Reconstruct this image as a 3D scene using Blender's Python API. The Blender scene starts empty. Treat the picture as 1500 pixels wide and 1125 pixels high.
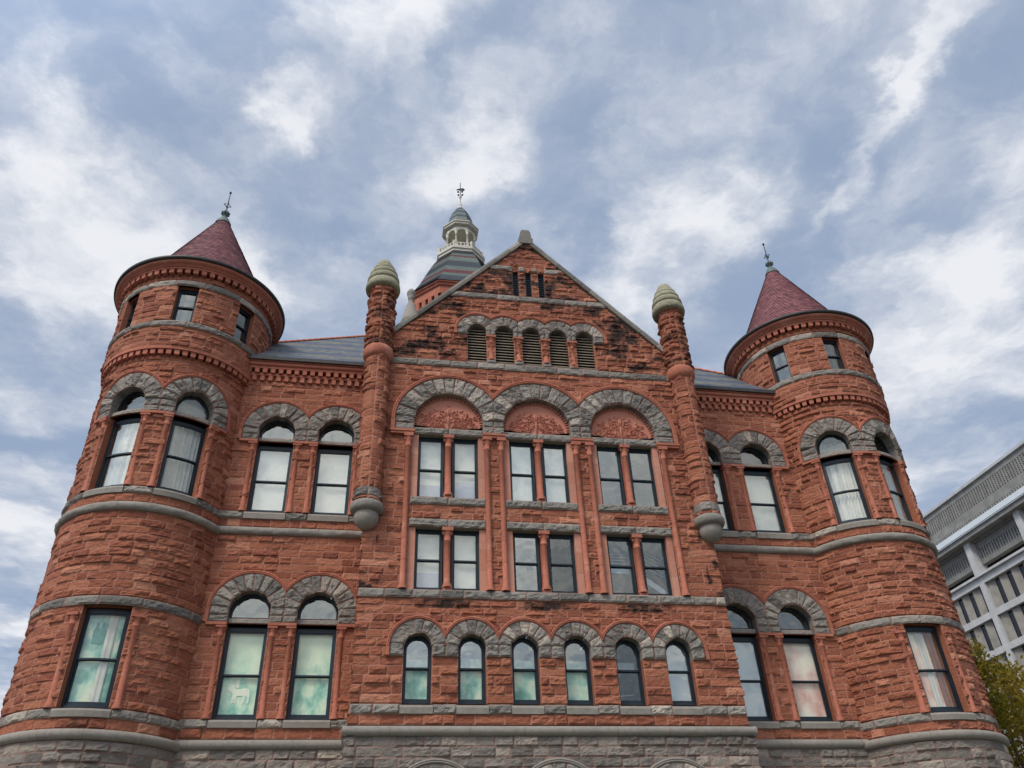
import bpy, math, random
import numpy as np
from mathutils import Matrix, Vector

SC = bpy.context.scene
COL = SC.collection
PI = math.pi
R_ = math.radians

# ------------------------------------------------------------------ camera
CAM_POS = (-6.5173, -28.9914, 1.6)
yaw, pitch, roll, FPX = 0.18775, 0.622069, -0.0445516, 1201.476
fwd = np.array([math.sin(yaw)*math.cos(pitch), math.cos(yaw)*math.cos(pitch), math.sin(pitch)])
rgt = np.array([math.cos(yaw), -math.sin(yaw), 0.0])
upv = np.cross(rgt, fwd)
r2 = math.cos(roll)*rgt + math.sin(roll)*upv
u2 = -math.sin(roll)*rgt + math.cos(roll)*upv
cam_data = bpy.data.cameras.new('camera')
cam_data.sensor_fit = 'HORIZONTAL'
cam_data.sensor_width = 36.0
cam_data.lens = FPX/1500*36.0
cam_data.clip_start = 0.1
cam_data.clip_end = 6000
cam = bpy.data.objects.new('camera', cam_data)
COL.objects.link(cam)
M3 = Matrix(((r2[0], u2[0], -fwd[0]), (r2[1], u2[1], -fwd[1]), (r2[2], u2[2], -fwd[2])))
cam.matrix_world = Matrix.Translation(CAM_POS) @ M3.to_4x4()
SC.camera = cam

# ------------------------------------------------------------------ light
SUN_EL, SUN_AZ = R_(52), R_(227)      # azimuth clockwise from +y (the photographer looks roughly along +y)
sun_dir = Vector((math.sin(SUN_AZ)*math.cos(SUN_EL), math.cos(SUN_AZ)*math.cos(SUN_EL), math.sin(SUN_EL)))
sl = bpy.data.lights.new('sun', 'SUN')
sl.energy = 2.2
sl.angle = R_(16)
sl.color = (1.0, 0.92, 0.80)
sun = bpy.data.objects.new('sun', sl)
COL.objects.link(sun)
sun.rotation_euler = (-sun_dir).to_track_quat('-Z', 'Y').to_euler()
sun.location = (-20, -60, 80)

SC.view_settings.view_transform = 'Standard'
SC.view_settings.look = 'None'
SC.view_settings.gamma = 1
SC.view_settings.exposure = 0.22
SC.cycles.use_denoising = True
SC.cycles.max_bounces = 8
SC.cycles.transparent_max_bounces = 16


class NT:
    """small helper round a node tree"""
    def __init__(s, tree):
        s.t = tree
        tree.nodes.clear()

    def n(s, typ, ins=None, **props):
        nd = s.t.nodes.new(typ)
        for k, v in props.items():
            setattr(nd, k, v)
        if ins:
            for k, v in ins.items():
                sock = nd.inputs[k]
                if hasattr(v, 'is_output') or hasattr(v, 'links'):
                    s.t.links.new(v, sock)
                else:
                    sock.default_value = v
        return nd

    def math(s, op, a, b=0.0, c=None, clamp=False):
        ins = {0: a, 1: b}
        if c is not None:
            ins[2] = c
        return s.n('ShaderNodeMath', ins, operation=op, use_clamp=clamp).outputs[0]

    def mix(s, f, a, b, blend='MIX'):
        nd = s.n('ShaderNodeMix', data_type='RGBA', blend_type=blend)
        for sock, v in ((nd.inputs[0], f), (nd.inputs[6], a), (nd.inputs[7], b)):
            if hasattr(v, 'links'):
                s.t.links.new(v, sock)
            else:
                sock.default_value = v if not isinstance(v, tuple) or len(v) == 4 else (*v, 1)
        return nd.outputs[2]

    def ramp(s, f, stops, interp='LINEAR'):
        nd = s.n('ShaderNodeValToRGB', {0: f})
        cr = nd.color_ramp
        cr.interpolation = interp
        while len(cr.elements) < len(stops):
            cr.elements.new(0.5)
        for e, (p, c) in zip(cr.elements, stops):
            e.position = p
            e.color = (*c, 1) if len(c) == 3 else c
        return nd.outputs[0]

    def rng(s, v, a, b, c=0.0, d=1.0, smooth=False):
        return s.n('ShaderNodeMapRange', {0: v, 1: a, 2: b, 3: c, 4: d}, interpolation_type='SMOOTHSTEP' if smooth else 'LINEAR', clamp=True).outputs[0]


# world: a daylight sky under broken cloud; the clouds lie on a layer overhead
world = bpy.data.worlds.new('World')
SC.world = world
world.use_nodes = True
W = NT(world.node_tree)
skyt = W.n('ShaderNodeTexSky', sky_type='NISHITA', sun_disc=False)
skyt.sun_elevation = SUN_EL
skyt.sun_rotation = SUN_AZ
skyt.altitude = 150
tc = W.n('ShaderNodeTexCoord')
dirv = W.n('ShaderNodeVectorMath', {0: tc.outputs['Generated']}, operation='NORMALIZE').outputs[0]
sep = W.n('ShaderNodeSeparateXYZ', {0: dirv})
zc = W.math('MAXIMUM', sep.outputs[2], 0.04)
pxy = W.n('ShaderNodeCombineXYZ', {0: W.math('DIVIDE', sep.outputs[0], zc), 1: W.math('DIVIDE', sep.outputs[1], zc), 2: 0.0}).outputs[0]
# domain warp so that cloud edges curl
wn = W.n('ShaderNodeTexNoise', {'Vector': pxy, 'Scale': 4.5, 'Detail': 8.0, 'Roughness': 0.60})
woff = W.n('ShaderNodeVectorMath', {0: wn.outputs['Color'], 1: (0.5, 0.5, 0.5)}, operation='SUBTRACT').outputs[0]
woff = W.n('ShaderNodeVectorMath', {0: woff, 'Scale': 0.20}, operation='SCALE').outputs[0]
pw = W.n('ShaderNodeVectorMath', {0: pxy, 1: woff}, operation='ADD').outputs[0]
woff2 = W.n('ShaderNodeVectorMath', {0: woff, 'Scale': 2.0}, operation='SCALE').outputs[0]
pw2 = W.n('ShaderNodeVectorMath', {0: pxy, 1: woff2}, operation='ADD').outputs[0]


def ell(cx, cy, rx, ry, rot, w, inner=0.0):
    mp = W.n('ShaderNodeMapping', {'Vector': pw2, 'Location': (cx, cy, 0), 'Rotation': (0, 0, R_(rot)), 'Scale': (rx, ry, 1)}, vector_type='TEXTURE')
    ln = W.n('ShaderNodeVectorMath', {0: mp.outputs[0]}, operation='LENGTH').outputs['Value']
    return W.rng(ln, inner, 1.0, w, 0.0, smooth=True)


CLOUDS = [  # x, y on the cloud layer (height 1), half sizes, turn, weight
    (-0.52, 0.86, 0.17, 0.15, 0, .55), (-0.50, 1.10, 0.34, 0.26, 10, .62), (-0.24, 1.10, 0.17, 0.11, 20, .42),
    (-0.17, 0.79, 0.075, 0.085, 0, .55), (-0.03, 0.60, 0.13, 0.24, 40, .66), (0.10, 0.76, 0.10, 0.22, 35, .46), (0.20, 0.92, 0.10, 0.10, 0, .30),
    (0.05, 1.06, 0.14, 0.07, 0, .40), (0.45, 0.82, 0.09, 0.09, 0, .48), (0.53, 0.95, 0.17, 0.12, 15, .62), (0.42, 1.12, 0.17, 0.14, 0, .42),
    (0.705, 0.58, 0.060, 0.44, 3, .56), (1.00, 0.92, 0.26, 0.18, -35, .72), (1.15, 1.15, 0.42, 0.30, -30, .76), (0.95, 0.68, 0.12, 0.12, 0, .34),
    (-0.95, 2.15, 0.40, 0.34, 0, .52), (-1.1, 2.95, 0.55, 0.36, 0, .55), (-1.6, 3.9, 0.9, 0.6, 0, .5), (0.95, 1.6, 0.6, 0.35, 0, .5),
    (-0.6, 1.55, 0.3, 0.14, 0, .35), (0.2, 0.56, 0.14, 0.06, 0, .25), (0.5, 0.50, 0.16, 0.08, 0, .14),
    (0.0, -2.3, 2.4, 1.6, 0, .55), (-0.10, -0.9, 0.9, 0.7, 0, .45), (-1.2, -1.2, 0.8, 0.6, 20, .40), (1.1, -1.5, 0.8, 0.7, 0, .40),
    (-0.79, 1.74, 0.36, 0.13, 0, -.50), (-0.33, 0.79, 0.12, 0.12, 0, -.42), (-0.36, 0.66, 0.24, 0.08, 0, -.30), (0.34, 0.95, 0.09, 0.10, 0, -.34), (-0.10, 0.98, 0.09, 0.07, 0, -.26), (0.62, 0.78, 0.07, 0.12, 0, -.20), (0.32, 0.72, 0.12, 0.07, 0, -.18),
]
bias = None
for c in CLOUDS:
    e = ell(*c)
    bias = e if bias is None else W.math('ADD', bias, e)
n1 = W.n('ShaderNodeTexNoise', {'Vector': pw, 'Scale': 3.4, 'Detail': 13.0, 'Roughness': 0.61, 'Distortion': 0.1})
streakmap = W.n('ShaderNodeMapping', {'Vector': pw2, 'Rotation': (0, 0, R_(-24)), 'Scale': (7.0, 1.6, 1)})
n2 = W.n('ShaderNodeTexNoise', {'Vector': streakmap.outputs[0], 'Scale': 1.0, 'Detail': 8.0, 'Roughness': 0.6})
dens = W.math('ADD', W.math('MULTIPLY', W.math('SUBTRACT', n1.outputs[0], 0.5), 1.75), W.math('MULTIPLY', W.math('SUBTRACT', n2.outputs[0], 0.5), 0.30))
dens = W.math('ADD', W.math('ADD', dens, bias), 0.12)
cov = W.rng(dens, -0.25, 0.74, 0.0, 1.0, smooth=True)
n3 = W.n('ShaderNodeTexNoise', {'Vector': pw, 'Scale': 7.0, 'Detail': 10.0, 'Roughness': 0.6})
ccol = W.mix(W.rng(W.math('ADD', n3.outputs[0], W.math('MULTIPLY', W.math('SUBTRACT', dens, 0.35), 0.28)), 0.36, 0.66), (0.48, 0.525, 0.61), (0.72, 0.735, 0.775))
skys = W.mix(1.0, skyt.outputs[0], (0.09, 0.09, 0.09), 'MULTIPLY')
veil = W.mix(0.80, skys, (0.300, 0.380, 0.525))
skyc = W.mix(cov, veil, ccol)
# brighter, sunlit cloud behind the photographer, where the sun stands
sdot = W.n('ShaderNodeVectorMath', {0: dirv, 1: tuple(sun_dir)}, operation='DOT_PRODUCT').outputs['Value']
glow = W.rng(sdot, 0.42, 1.0, 1.0, 2.4, smooth=True)
skyc = W.mix(1.0, skyc, W.n('ShaderNodeCombineXYZ', {0: glow, 1: glow, 2: glow}).outputs[0], 'MULTIPLY')
bg = W.n('ShaderNodeBackground', {'Color': skyc, 'Strength': 1.0})
W.n('ShaderNodeOutputWorld', {'Surface': bg.outputs[0]})


# ------------------------------------------------------------------ materials
def mat(name):
    m = bpy.data.materials.new(name)
    m.use_nodes = True
    return m, NT(m.node_tree)


def fin(N, col, rough=0.8, bump=None, strength=0.5, dist=0.02, spec=0.3, metal=0.0):
    p = N.n('ShaderNodeBsdfPrincipled', {'Roughness': rough, 'Specular IOR Level': spec, 'Metallic': metal})
    if hasattr(col, 'links'):
        N.t.links.new(col, p.inputs['Base Color'])
    else:
        p.inputs['Base Color'].default_value = (*col, 1)
    if bump is not None:
        b = N.n('ShaderNodeBump', {'Height': bump, 'Strength': strength, 'Distance': dist})
        N.t.links.new(b.outputs[0], p.inputs['Normal'])
    N.n('ShaderNodeOutputMaterial', {'Surface': p.outputs[0]})


def noise(N, scale, detail=4.0, rough=0.55, vec=None, out=0):
    if vec is None:
        vec = N.n('ShaderNodeTexCoord').outputs['Object']
    return N.n('ShaderNodeTexNoise', {'Vector': vec, 'Scale': scale, 'Detail': detail, 'Roughness': rough}).outputs[out]


def stone_mat(name, stops, mortar, mort_w=0.012, bump_s=0.8, vary=0.20, patch=None):
    m, N = mat(name)
    tint = N.n('ShaderNodeAttribute', attribute_name='tint').outputs['Fac']
    edge = N.n('ShaderNodeAttribute', attribute_name='edge').outputs['Fac']
    stain = N.n('ShaderNodeAttribute', attribute_name='stain').outputs['Fac']
    c = N.ramp(tint, stops)
    a = noise(N, 0.55, 5)
    b = noise(N, 7.0, 5, 0.6)
    v = N.math('ADD', N.math('MULTIPLY', N.rng(a, 0.3, 0.7), vary), N.math('MULTIPLY', N.rng(b, 0.3, 0.7), vary*1.1))
    v = N.math('ADD', v, 1.0-vary)
    vv = N.n('ShaderNodeCombineXYZ', {0: v, 1: v, 2: v}).outputs[0]
    c = N.mix(1.0, c, vv, 'MULTIPLY')
    g = noise(N, 60.0, 3, 0.7)
    c = N.mix(N.rng(g, 0.62, 0.8, 0, 0.35), c, (0.05, 0.04, 0.035))
    if patch:
        pn = noise(N, 1.3, 5, 0.6)
        c = N.mix(N.rng(pn, .56, .66, 0, .7), c, patch)
        pd = noise(N, 2.1, 6, 0.65, N.n('ShaderNodeMapping', {'Vector': N.n('ShaderNodeTexCoord').outputs['Object'], 'Location': (7, 3, 1)}).outputs[0])
        c = N.mix(N.rng(pd, .60, .72, 0, .55), c, tuple(x*.35 for x in patch))
    me = N.rng(edge, mort_w*0.7, mort_w*1.5, 0.85, 0.0)
    c = N.mix(me, c, mortar)
    sn = noise(N, 3.2, 6, 0.65)
    sm = N.rng(N.math('ADD', N.math('MULTIPLY', sn, 0.6), N.math('MULTIPLY', stain, 0.55)), 0.62, 0.80)
    c = N.mix(N.math('MULTIPLY', sm, 0.93), c, (0.022, 0.018, 0.017))
    h = N.math('ADD', N.math('MULTIPLY', noise(N, 11.0, 6, 0.62), 1.0), N.math('MULTIPLY', g, 0.22))
    h = N.math('ADD', h, N.math('MULTIPLY', noise(N, 27.0, 5, 0.7), 0.55))
    fin(N, c, 0.9, h, bump_s, 0.06, 0.2)
    return m


RED_STOPS = [(0.0, (.225, .074, .045)), (0.3, (.285, .099, .057)), (0.7, (.325, .118, .067)), (0.92, (.375, .146, .086)), (1.0, (.46, .205, .13))]
M_RED = stone_mat('red sandstone rock face', RED_STOPS, (.43, .21, .15), 0.013)
M_REDS = stone_mat('red sandstone dressed', [(0, (.33, .112, .072)), (1, (.41, .148, .095))], (.26, .10, .07), 0.010, 0.35, 0.28, (.46, .215, .145))
M_TYMP = stone_mat('carved pink sandstone', [(0, (.42, .165, .112)), (1, (.48, .20, .14))], (.26, .10, .07), 0.010, 0.12, 0.10)
M_GREY = stone_mat('grey granite rock face', [(0, (.150, .138, .122)), (.4, (.220, .200, .175)), (.8, (.270, .244, .212)), (1, (.42, .365, .30))], (.34, .19, .145), 0.015)
M_GREYB = stone_mat('dark granite base', [(0, (.145, .125, .110)), (.4, (.205, .175, .152)), (.8, (.25, .212, .182)), (1, (.38, .315, .25))], (.30, .17, .13), 0.015)
M_GREYS = stone_mat('grey granite dressed', [(0, (.215, .194, .168)), (1, (.275, .245, .21))], (.22, .14, .115), 0.013, 0.35, 0.22)
M_BUFF = stone_mat('lichened buff stone', [(0, (.24, .225, .15)), (1, (.34, .32, .225))], (.10, .095, .07), 0.008, 0.9, 0.5)
M_PINK = stone_mat('pale pink jamb stone', [(0, (.42, .185, .125)), (.6, (.50, .245, .175)), (1, (.40, .15, .09))], (.33, .14, .09), 0.010, 0.10, 0.16)


def simple(name, col, rough=0.6, vary=0.0, scale=4.0, bump=0.0, spec=0.3, metal=0.0):
    m, N = mat(name)
    c = col
    if vary:
        f = noise(N, scale, 5, 0.6)
        c = N.mix(N.rng(f, 0.3, 0.7), tuple(x*(1-vary) for x in col), tuple(min(1, x*(1+vary)) for x in col))
    fin(N, c, rough, noise(N, scale*3, 4) if bump else None, bump, 0.02, spec, metal)
    return m


M_FRAME = simple('dark blue green window paint', (.010, .019, .027), 0.42, 0.25, 3.0, 0.0, 0.4)
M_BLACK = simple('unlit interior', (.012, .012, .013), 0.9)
M_LOUVRE = simple('weathered louvre wood', (.31, .255, .185), 0.8, 0.25, 6, 0.2)
M_COPPER = simple('green copper cap', (.10, .13, .12), 0.55, 0.3, 8, 0.1)
M_IRON = simple('black iron', (.012, .013, .014), 0.5)
M_GUTTER = simple('dark lead gutter', (.045, .040, .038), 0.55, 0.25, 5, 0.1)
M_CREAM = simple('cream painted timber', (.50, .47, .39), 0.6, 0.15, 3, 0.05)
M_TERRA = simple('terracotta ridge tile', (.42, .115, .055), 0.75, 0.25, 6, 0.2)


def shingle_mat(name, stops, rough=0.6):
    m, N = mat(name)
    t = N.n('ShaderNodeAttribute', attribute_name='tint').outputs['Fac']
    c = N.ramp(t, stops)
    v = N.rng(noise(N, 5.0, 5, 0.6), 0.3, 0.7, 0.78, 1.2)
    c = N.mix(1.0, c, N.n('ShaderNodeCombineXYZ', {0: v, 1: v, 2: v}).outputs[0], 'MULTIPLY')
    fin(N, c, rough, noise(N, 22, 4), 0.25, 0.02, 0.3)
    return m


M_CONE = shingle_mat('maroon clay shingles', [(0, (.11, .038, .044)), (.5, (.185, .062, .068)), (.85, (.235, .085, .088)), (1, (.29, .115, .11))])
M_SLATE = shingle_mat('banded slate', [(0, (.075, .100, .150)), (.34, (.11, .13, .175)), (.36, (.15, .155, .15)), (.66, (.19, .18, .145)), (.68, (.10, .12, .15)), (1, (.14, .16, .17))])
M_TROOF = shingle_mat('tower slate bands', [(0, (.070, .080, .098)), (.32, (.088, .100, .118)), (.34, (.15, .185, .168)), (.65, (.20, .235, .21)), (.67, (.17, .055, .060)), (1, (.20, .07, .072))])


def curtain_mat():
    m, N = mat('pale curtain cloth')
    co = N.n('ShaderNodeTexCoord').outputs['Object']
    f = noise(N, 2.0, 3, 0.5, co)
    fin(N, N.mix(N.rng(f, .3, .7), (.52, .50, .45), (.66, .64, .58)), 0.9)
    return m


M_CURTAIN = curtain_mat()
M_DRAPE = simple('russet drape', (.24, .10, .06), 0.9, 0.2, 3)
M_BLIND = simple('white roller blind', (.74, .74, .68), 0.9, 0.04, 1.5)
M_LILAC = simple('lilac grey blind band', (.46, .47, .55), 0.9, 0.04, 2)


def mural_mat(name, cols, scale, seed, top=0.0):
    m, N = mat(name)
    co = N.n('ShaderNodeTexCoord').outputs['Object']
    mp = N.n('ShaderNodeMapping', {'Vector': co, 'Location': (seed, seed*1.7, seed*.3), 'Scale': (1, 1, .7)}).outputs[0]
    f = noise(N, scale, 6, 0.52, mp)
    g = noise(N, scale*3.5, 6, 0.6, mp)
    c = N.ramp(f, [(.38, cols[0]), (.47, cols[1]), (.53, cols[2]), (.60, cols[3])])
    c = N.mix(N.rng(g, .45, .7, 0, .55), c, cols[1])
    zz = N.n('ShaderNodeSeparateXYZ', {0: co}).outputs[2]
    c = N.mix(N.rng(zz, 10.3, 11.7, 0.0, top), c, cols[3])      # the print fades to a cream sky at its top
    fin(N, c, 0.7)
    return m


GREENS = [(.16, .36, .28), (.34, .56, .46), (.56, .72, .56), (.76, .76, .56)]
PALEG = [(.22, .50, .37), (.42, .68, .52), (.58, .80, .60), (.78, .86, .64)]
PINKS = [(.72, .38, .30), (.88, .60, .49), (.92, .74, .60), (.94, .86, .70)]
M_MURAL = [mural_mat('green mural print %d' % i, GREENS, 1.8, i*3.1+.7) for i in range(4)]
M_PALE = [mural_mat('pale green mural print %d' % i, PALEG, 2.6, i*2.3+5, .85) for i in range(2)]
M_PINKM = [mural_mat('pink mural print %d' % i, PINKS, 1.1, i*2.9+8, .35) for i in range(2)]
M_FIG = simple('cream printed figure', (.85, .86, .68), 0.7, 0.08, 5)
M_FIGD = simple('teal printed figure', (.10, .27, .24), 0.7, 0.2, 5)
M_PANEL = simple('pale reflection panel', (.55, .66, .74), 0.7, 0.05, 3)  # colour of the panels that stand in for pane reflections

GLASS = {}


def glass(refl, tint=(1, 1, 1)):
    key = (round(refl, 2), tint)
    if key in GLASS:
        return GLASS[key]
    m, N = mat('window glass %d' % len(GLASS))
    gl = N.n('ShaderNodeBsdfGlossy', {'Color': (.86, .88, .80, 1), 'Roughness': 0.02})
    wob = N.n('ShaderNodeBump', {'Height': noise(N, 0.9, 2), 'Strength': 0.10, 'Distance': 0.15})
    N.t.links.new(wob.outputs[0], gl.inputs['Normal'])
    tr = N.n('ShaderNodeBsdfTransparent', {'Color': (.95, .97, .96, 1)})
    lw = N.n('ShaderNodeLayerWeight', {'Blend': 0.35}).outputs['Facing']
    f = N.math('ADD', refl, N.math('MULTIPLY', lw, 0.18), clamp=True)
    mx = N.n('ShaderNodeMixShader', {0: f, 1: tr.outputs[0], 2: gl.outputs[0]})
    N.n('ShaderNodeOutputMaterial', {'Surface': mx.outputs[0]})
    GLASS[key] = m
    return m


# ------------------------------------------------------------------ mesh building
class MB:
    def __init__(s):
        s.v = []; s.f = []; s.n = 0
        s.tint = []; s.edge = []; s.stain = []; s.smooth = []

    def add(s, verts, faces, tint=0.5, edge=1.0, stain=0.0, smooth=False):
        verts = np.asarray(verts, float).reshape(-1, 3)
        nv = len(verts)
        s.v.append(verts)
        fa = [tuple(int(i)+s.n for i in f) for f in faces] if not isinstance(faces, np.ndarray) else faces+s.n
        s.f.append(fa)
        nf = len(fa)
        s.tint.append(np.broadcast_to(np.asarray(tint, float), (nf,)))
        s.smooth.append(np.broadcast_to(np.asarray(smooth, bool), (nf,)))
        s.edge.append(np.broadcast_to(np.asarray(edge, float), (nv,)))
        s.stain.append(np.broadcast_to(np.asarray(stain, float), (nv,)))
        s.n += nv

    def build(s, name, material, parent=None, kind=None):
        me = bpy.data.meshes.new(name)
        V = np.concatenate(s.v)
        sizes = np.concatenate([np.full(len(f), f.shape[1], int) if isinstance(f, np.ndarray) else np.array([len(q) for q in f], int) for f in s.f])
        idx = np.concatenate([f.ravel() if isinstance(f, np.ndarray) else np.array([i for q in f for i in q], int) for f in s.f])
        me.vertices.add(len(V))
        me.vertices.foreach_set('co', V.ravel().astype(np.float32))
        me.loops.add(len(idx))
        me.loops.foreach_set('vertex_index', idx.astype(np.int32))
        me.polygons.add(len(sizes))
        starts = np.concatenate([[0], np.cumsum(sizes)[:-1]])
        me.polygons.foreach_set('loop_start', starts.astype(np.int32))
        me.polygons.foreach_set('use_smooth', np.concatenate(s.smooth))
        a = me.attributes.new('tint', 'FLOAT', 'FACE'); a.data.foreach_set('value', np.concatenate(s.tint).astype(np.float32))
        a = me.attributes.new('edge', 'FLOAT', 'POINT'); a.data.foreach_set('value', np.concatenate(s.edge).astype(np.float32))
        a = me.attributes.new('stain', 'FLOAT', 'POINT'); a.data.foreach_set('value', np.concatenate(s.stain).astype(np.float32))
        me.update(calc_edges=True)
        me.validate()
        me.materials.append(material)
        o = bpy.data.objects.new(name, me)
        COL.objects.link(o)
        if parent is not None:
            o.parent = parent
        if kind:
            o['kind'] = kind
        return o


def empty(name, label, cat, group=None, loc=(0, 0, 0)):
    o = bpy.data.objects.new(name, None)
    COL.objects.link(o)
    o.location = loc
    o['label'] = label
    o['category'] = cat
    if group:
        o['group'] = group
    return o


class Plane:                          # u = x, d towards the viewer (-y)
    def __init__(s, y, flip=1): s.y = y; s.flip = flip; s.seg = 100.0
    def __call__(s, u, z, d):
        u = np.asarray(u, float); z = np.asarray(z, float); d = np.asarray(d, float)
        u, z, d = np.broadcast_arrays(u, z, d)
        return np.stack([u, s.y-d, z], -1)


class PlaneX:                         # faces +x or -x; u = y
    def __init__(s, x, sg): s.x = x; s.sg = sg; s.seg = 100.0
    def __call__(s, u, z, d):
        u, z, d = np.broadcast_arrays(np.asarray(u, float), np.asarray(z, float), np.asarray(d, float))
        return np.stack([s.x+s.sg*d, u if s.sg > 0 else -u, z], -1)


class Cyl:                            # u = arc length at radius r, 0 faces the viewer, + towards +x
    def __init__(s, x, y, r): s.x = x; s.y = y; s.r = r; s.seg = r*R_(4.0)
    def __call__(s, u, z, d):
        u, z, d = np.broadcast_arrays(np.asarray(u, float), np.asarray(z, float), np.asarray(d, float))
        t = u/s.r
        return np.stack([s.x+(s.r+d)*np.sin(t), s.y-(s.r+d)*np.cos(t), z], -1)
    def u(s, deg): return R_(deg)*s.r


# value noise
_rs = np.random.RandomState(7)
_PERM = _rs.rand(256, 256)


def vnoise(x, y, s=0):
    x = x+s*17.3; y = y+s*9.1
    xi = np.floor(x).astype(int); yi = np.floor(y).astype(int)
    fx = x-xi; fy = y-yi
    fx = fx*fx*(3-2*fx); fy = fy*fy*(3-2*fy)
    g = lambda a, b: _PERM[a & 255, b & 255]
    return (g(xi, yi)*(1-fx)+g(xi+1, yi)*fx)*(1-fy)+(g(xi, yi+1)*(1-fx)+g(xi+1, yi+1)*fx)*fy


def fbm(x, y, s=0, o=3):
    t = 0; a = 0.5
    for i in range(o):
        t = t+a*vnoise(x, y, s+i*3)
        x = x*2.03; y = y*2.03; a *= .5
    return t/(1-.5**o)


def grid_faces(nr, nc, keep=None):
    i = np.arange(nr-1)[:, None]*nc+np.arange(nc-1)[None, :]
    q = np.stack([i, i+1, i+1+nc, i+nc], -1)
    if keep is not None:
        return q[keep]
    return q.reshape(-1, 4)


def courses(breaks, ch=0.335):
    out = []
    for a, b in zip(breaks[:-1], breaks[1:]):
        n = max(1, int(round((b-a)/ch)))
        out += list(np.linspace(a, b, n+1)[:-1])
    return out+[breaks[-1]]


def ashlar(mb, S, u0, u1, cz, du=0.065, holes=(), cut=None, seed=1, d0=0.0, amp=1.0, ends=(0, 0), lens=(.42, 1.05), stainf=None, flat=0.40, fold=True, dz=0.05, quiet=()):
    """quarry-faced coursed stone as real relief. cz: course lines. holes: (u0,u1,z0,z1)."""
    rs = np.random.RandomState(seed)
    nu = max(3, int(round((u1-u0)/du))+1)
    us = np.linspace(u0, u1, nu)
    prot = np.zeros(nu, bool); prot[0] = prot[-1] = True
    for h in holes:
        for e in h[:2]:
            if u0 < e < u1:
                i = np.argmin(np.abs(us-e)); us[i] = e; prot[i] = True
    rowsU, rowsZ, rowsH, rowsE = [], [], [], []
    rowC = []
    tints = []
    for c in range(len(cz)-1):
        za, zb = cz[c], cz[c+1]; hgt = zb-za; zm = (za+zb)/2
        b = [u0]; x = u0-rs.rand()*.5
        while True:
            x += lens[0]+(lens[1]-lens[0])*rs.rand()**1.3
            if x > u1-.2: break
            if x > u0+.2: b.append(x)
        b.append(u1)
        for h in holes:
            if h[2] < zm < h[3]:
                b = [q for q in b if not (h[0]-.2 < q < h[1]+.2) or q in (u0, u1)]
                b += [q for q in h[:2] if u0 < q < u1]
        b = np.array(sorted(set(b)))
        nb = len(b)-1
        H = np.where(rs.rand(nb) < flat+.12, .008+.016*rs.rand(nb), .03+.05*rs.rand(nb))*amp
        wl, wr = .02+.07*rs.rand(nb), .02+.07*rs.rand(nb)
        wb, wt = .015+.06*rs.rand(nb), .03+.17*rs.rand(nb)
        tu, tz = (rs.rand(nb)-.5)*.07*amp, (rs.rand(nb)-.55)*.11*amp
        tn = rs.rand(nb); tn = np.where(rs.rand(nb) < .06, .92+.08*rs.rand(nb), tn*.9)
        rid = rs.rand(nb)
        nz = max(3, int(round(hgt/dz)))
        zz = np.linspace(za, zb, nz+1)
        ur = us.copy()
        for q in b[1:-1]:
            i = np.argmin(np.abs(ur-q))
            if not prot[i]: ur[i] = q
        for k in range(nz+1):
            if k == 0 and c > 0: continue
            bd = k in (0, nz)
            uu = us if bd else ur
            z = np.full(nu, zz[k])
            j = np.clip(np.searchsorted(b, uu+1e-6, 'right')-1, 0, nb-1)
            el = uu-b[j]; er = b[j+1]-uu
            if ends[0]: el = np.where(j == 0, 9., el)
            if ends[1]: er = np.where(j == nb-1, 9., er)
            eb = z-za; et = zb-z
            jit = (vnoise(uu*9, z*9, seed)-.5)*.03
            p = np.minimum.reduce([el/wl[j], er/wr[j], (eb)/(wb[j]+np.maximum(jit, -.01)), et/wt[j], np.ones(nu)])
            p = np.clip(p, 0, 1); p = p*(2-p)
            um = uu-(b[j]+b[j+1])/2; zq = z-zm
            nf = fbm(uu*4.5+rid[j]*40, z*7+rid[j]*90, seed, 3)-.5
            # a broken ledge across some stones
            led = np.where(rid[j] > .62, np.clip((zq+.05+.30*(vnoise(uu*3.5, z*0+rid[j]*55, seed+5)-.5))/.03, 0, 1)*-.036+.014, 0)
            hh = H[j]*p+np.clip(np.minimum(np.minimum(el, er), np.minimum(eb, et))/.045, 0, 1)*(tu[j]*um+tz[j]*zq+nf*.095*np.minimum(1, H[j]/.035)*amp+led*amp*np.minimum(1, H[j]/.03))
            hh = hh+np.clip(np.minimum(np.minimum(el, er), np.minimum(eb, et))/.06, 0, 1)*(fbm(uu*11, z*16, seed+9, 2)-.5)*.05*np.minimum(1, .25+H[j]/.05)*amp
            if bd: hh = np.zeros(nu)
            if any(q0 < zm < q1 for q0, q1 in quiet): hh = np.full(nu, -.04)
            e = np.minimum(np.minimum(el, er), np.minimum(eb, et))
            if ends[0] or ends[1]:
                uu = uu.copy()
                if ends[0]: uu[0] = u0-max(0, hh[0]*.8)
                if ends[1]: uu[-1] = u1+max(0, hh[-1]*.8)
            rowsU.append(uu); rowsZ.append(z); rowsH.append(hh); rowsE.append(e)
            if k > 0:
                um_ = (us[1:]+us[:-1])/2 if False else (ur[1:]+ur[:-1])/2
                jj = np.clip(np.searchsorted(b, um_, 'right')-1, 0, nb-1)
                tints.append(tn[jj])
    U = np.array(rowsU); Z = np.array(rowsZ); Hh = np.array(rowsH); E = np.array(rowsE); T = np.array(tints)
    nr = len(U)
    cu = (U[:-1, :-1]+U[:-1, 1:]+U[1:, :-1]+U[1:, 1:])/4
    czz = (Z[:-1, :-1]+Z[1:, 1:])/2
    keep = np.ones_like(cu, bool)
    for h in holes:
        keep &= ~((cu > h[0]) & (cu < h[1]) & (czz > h[2]) & (czz < h[3]))
    if cut is not None:
        keep &= ~cut(cu, czz)
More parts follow.
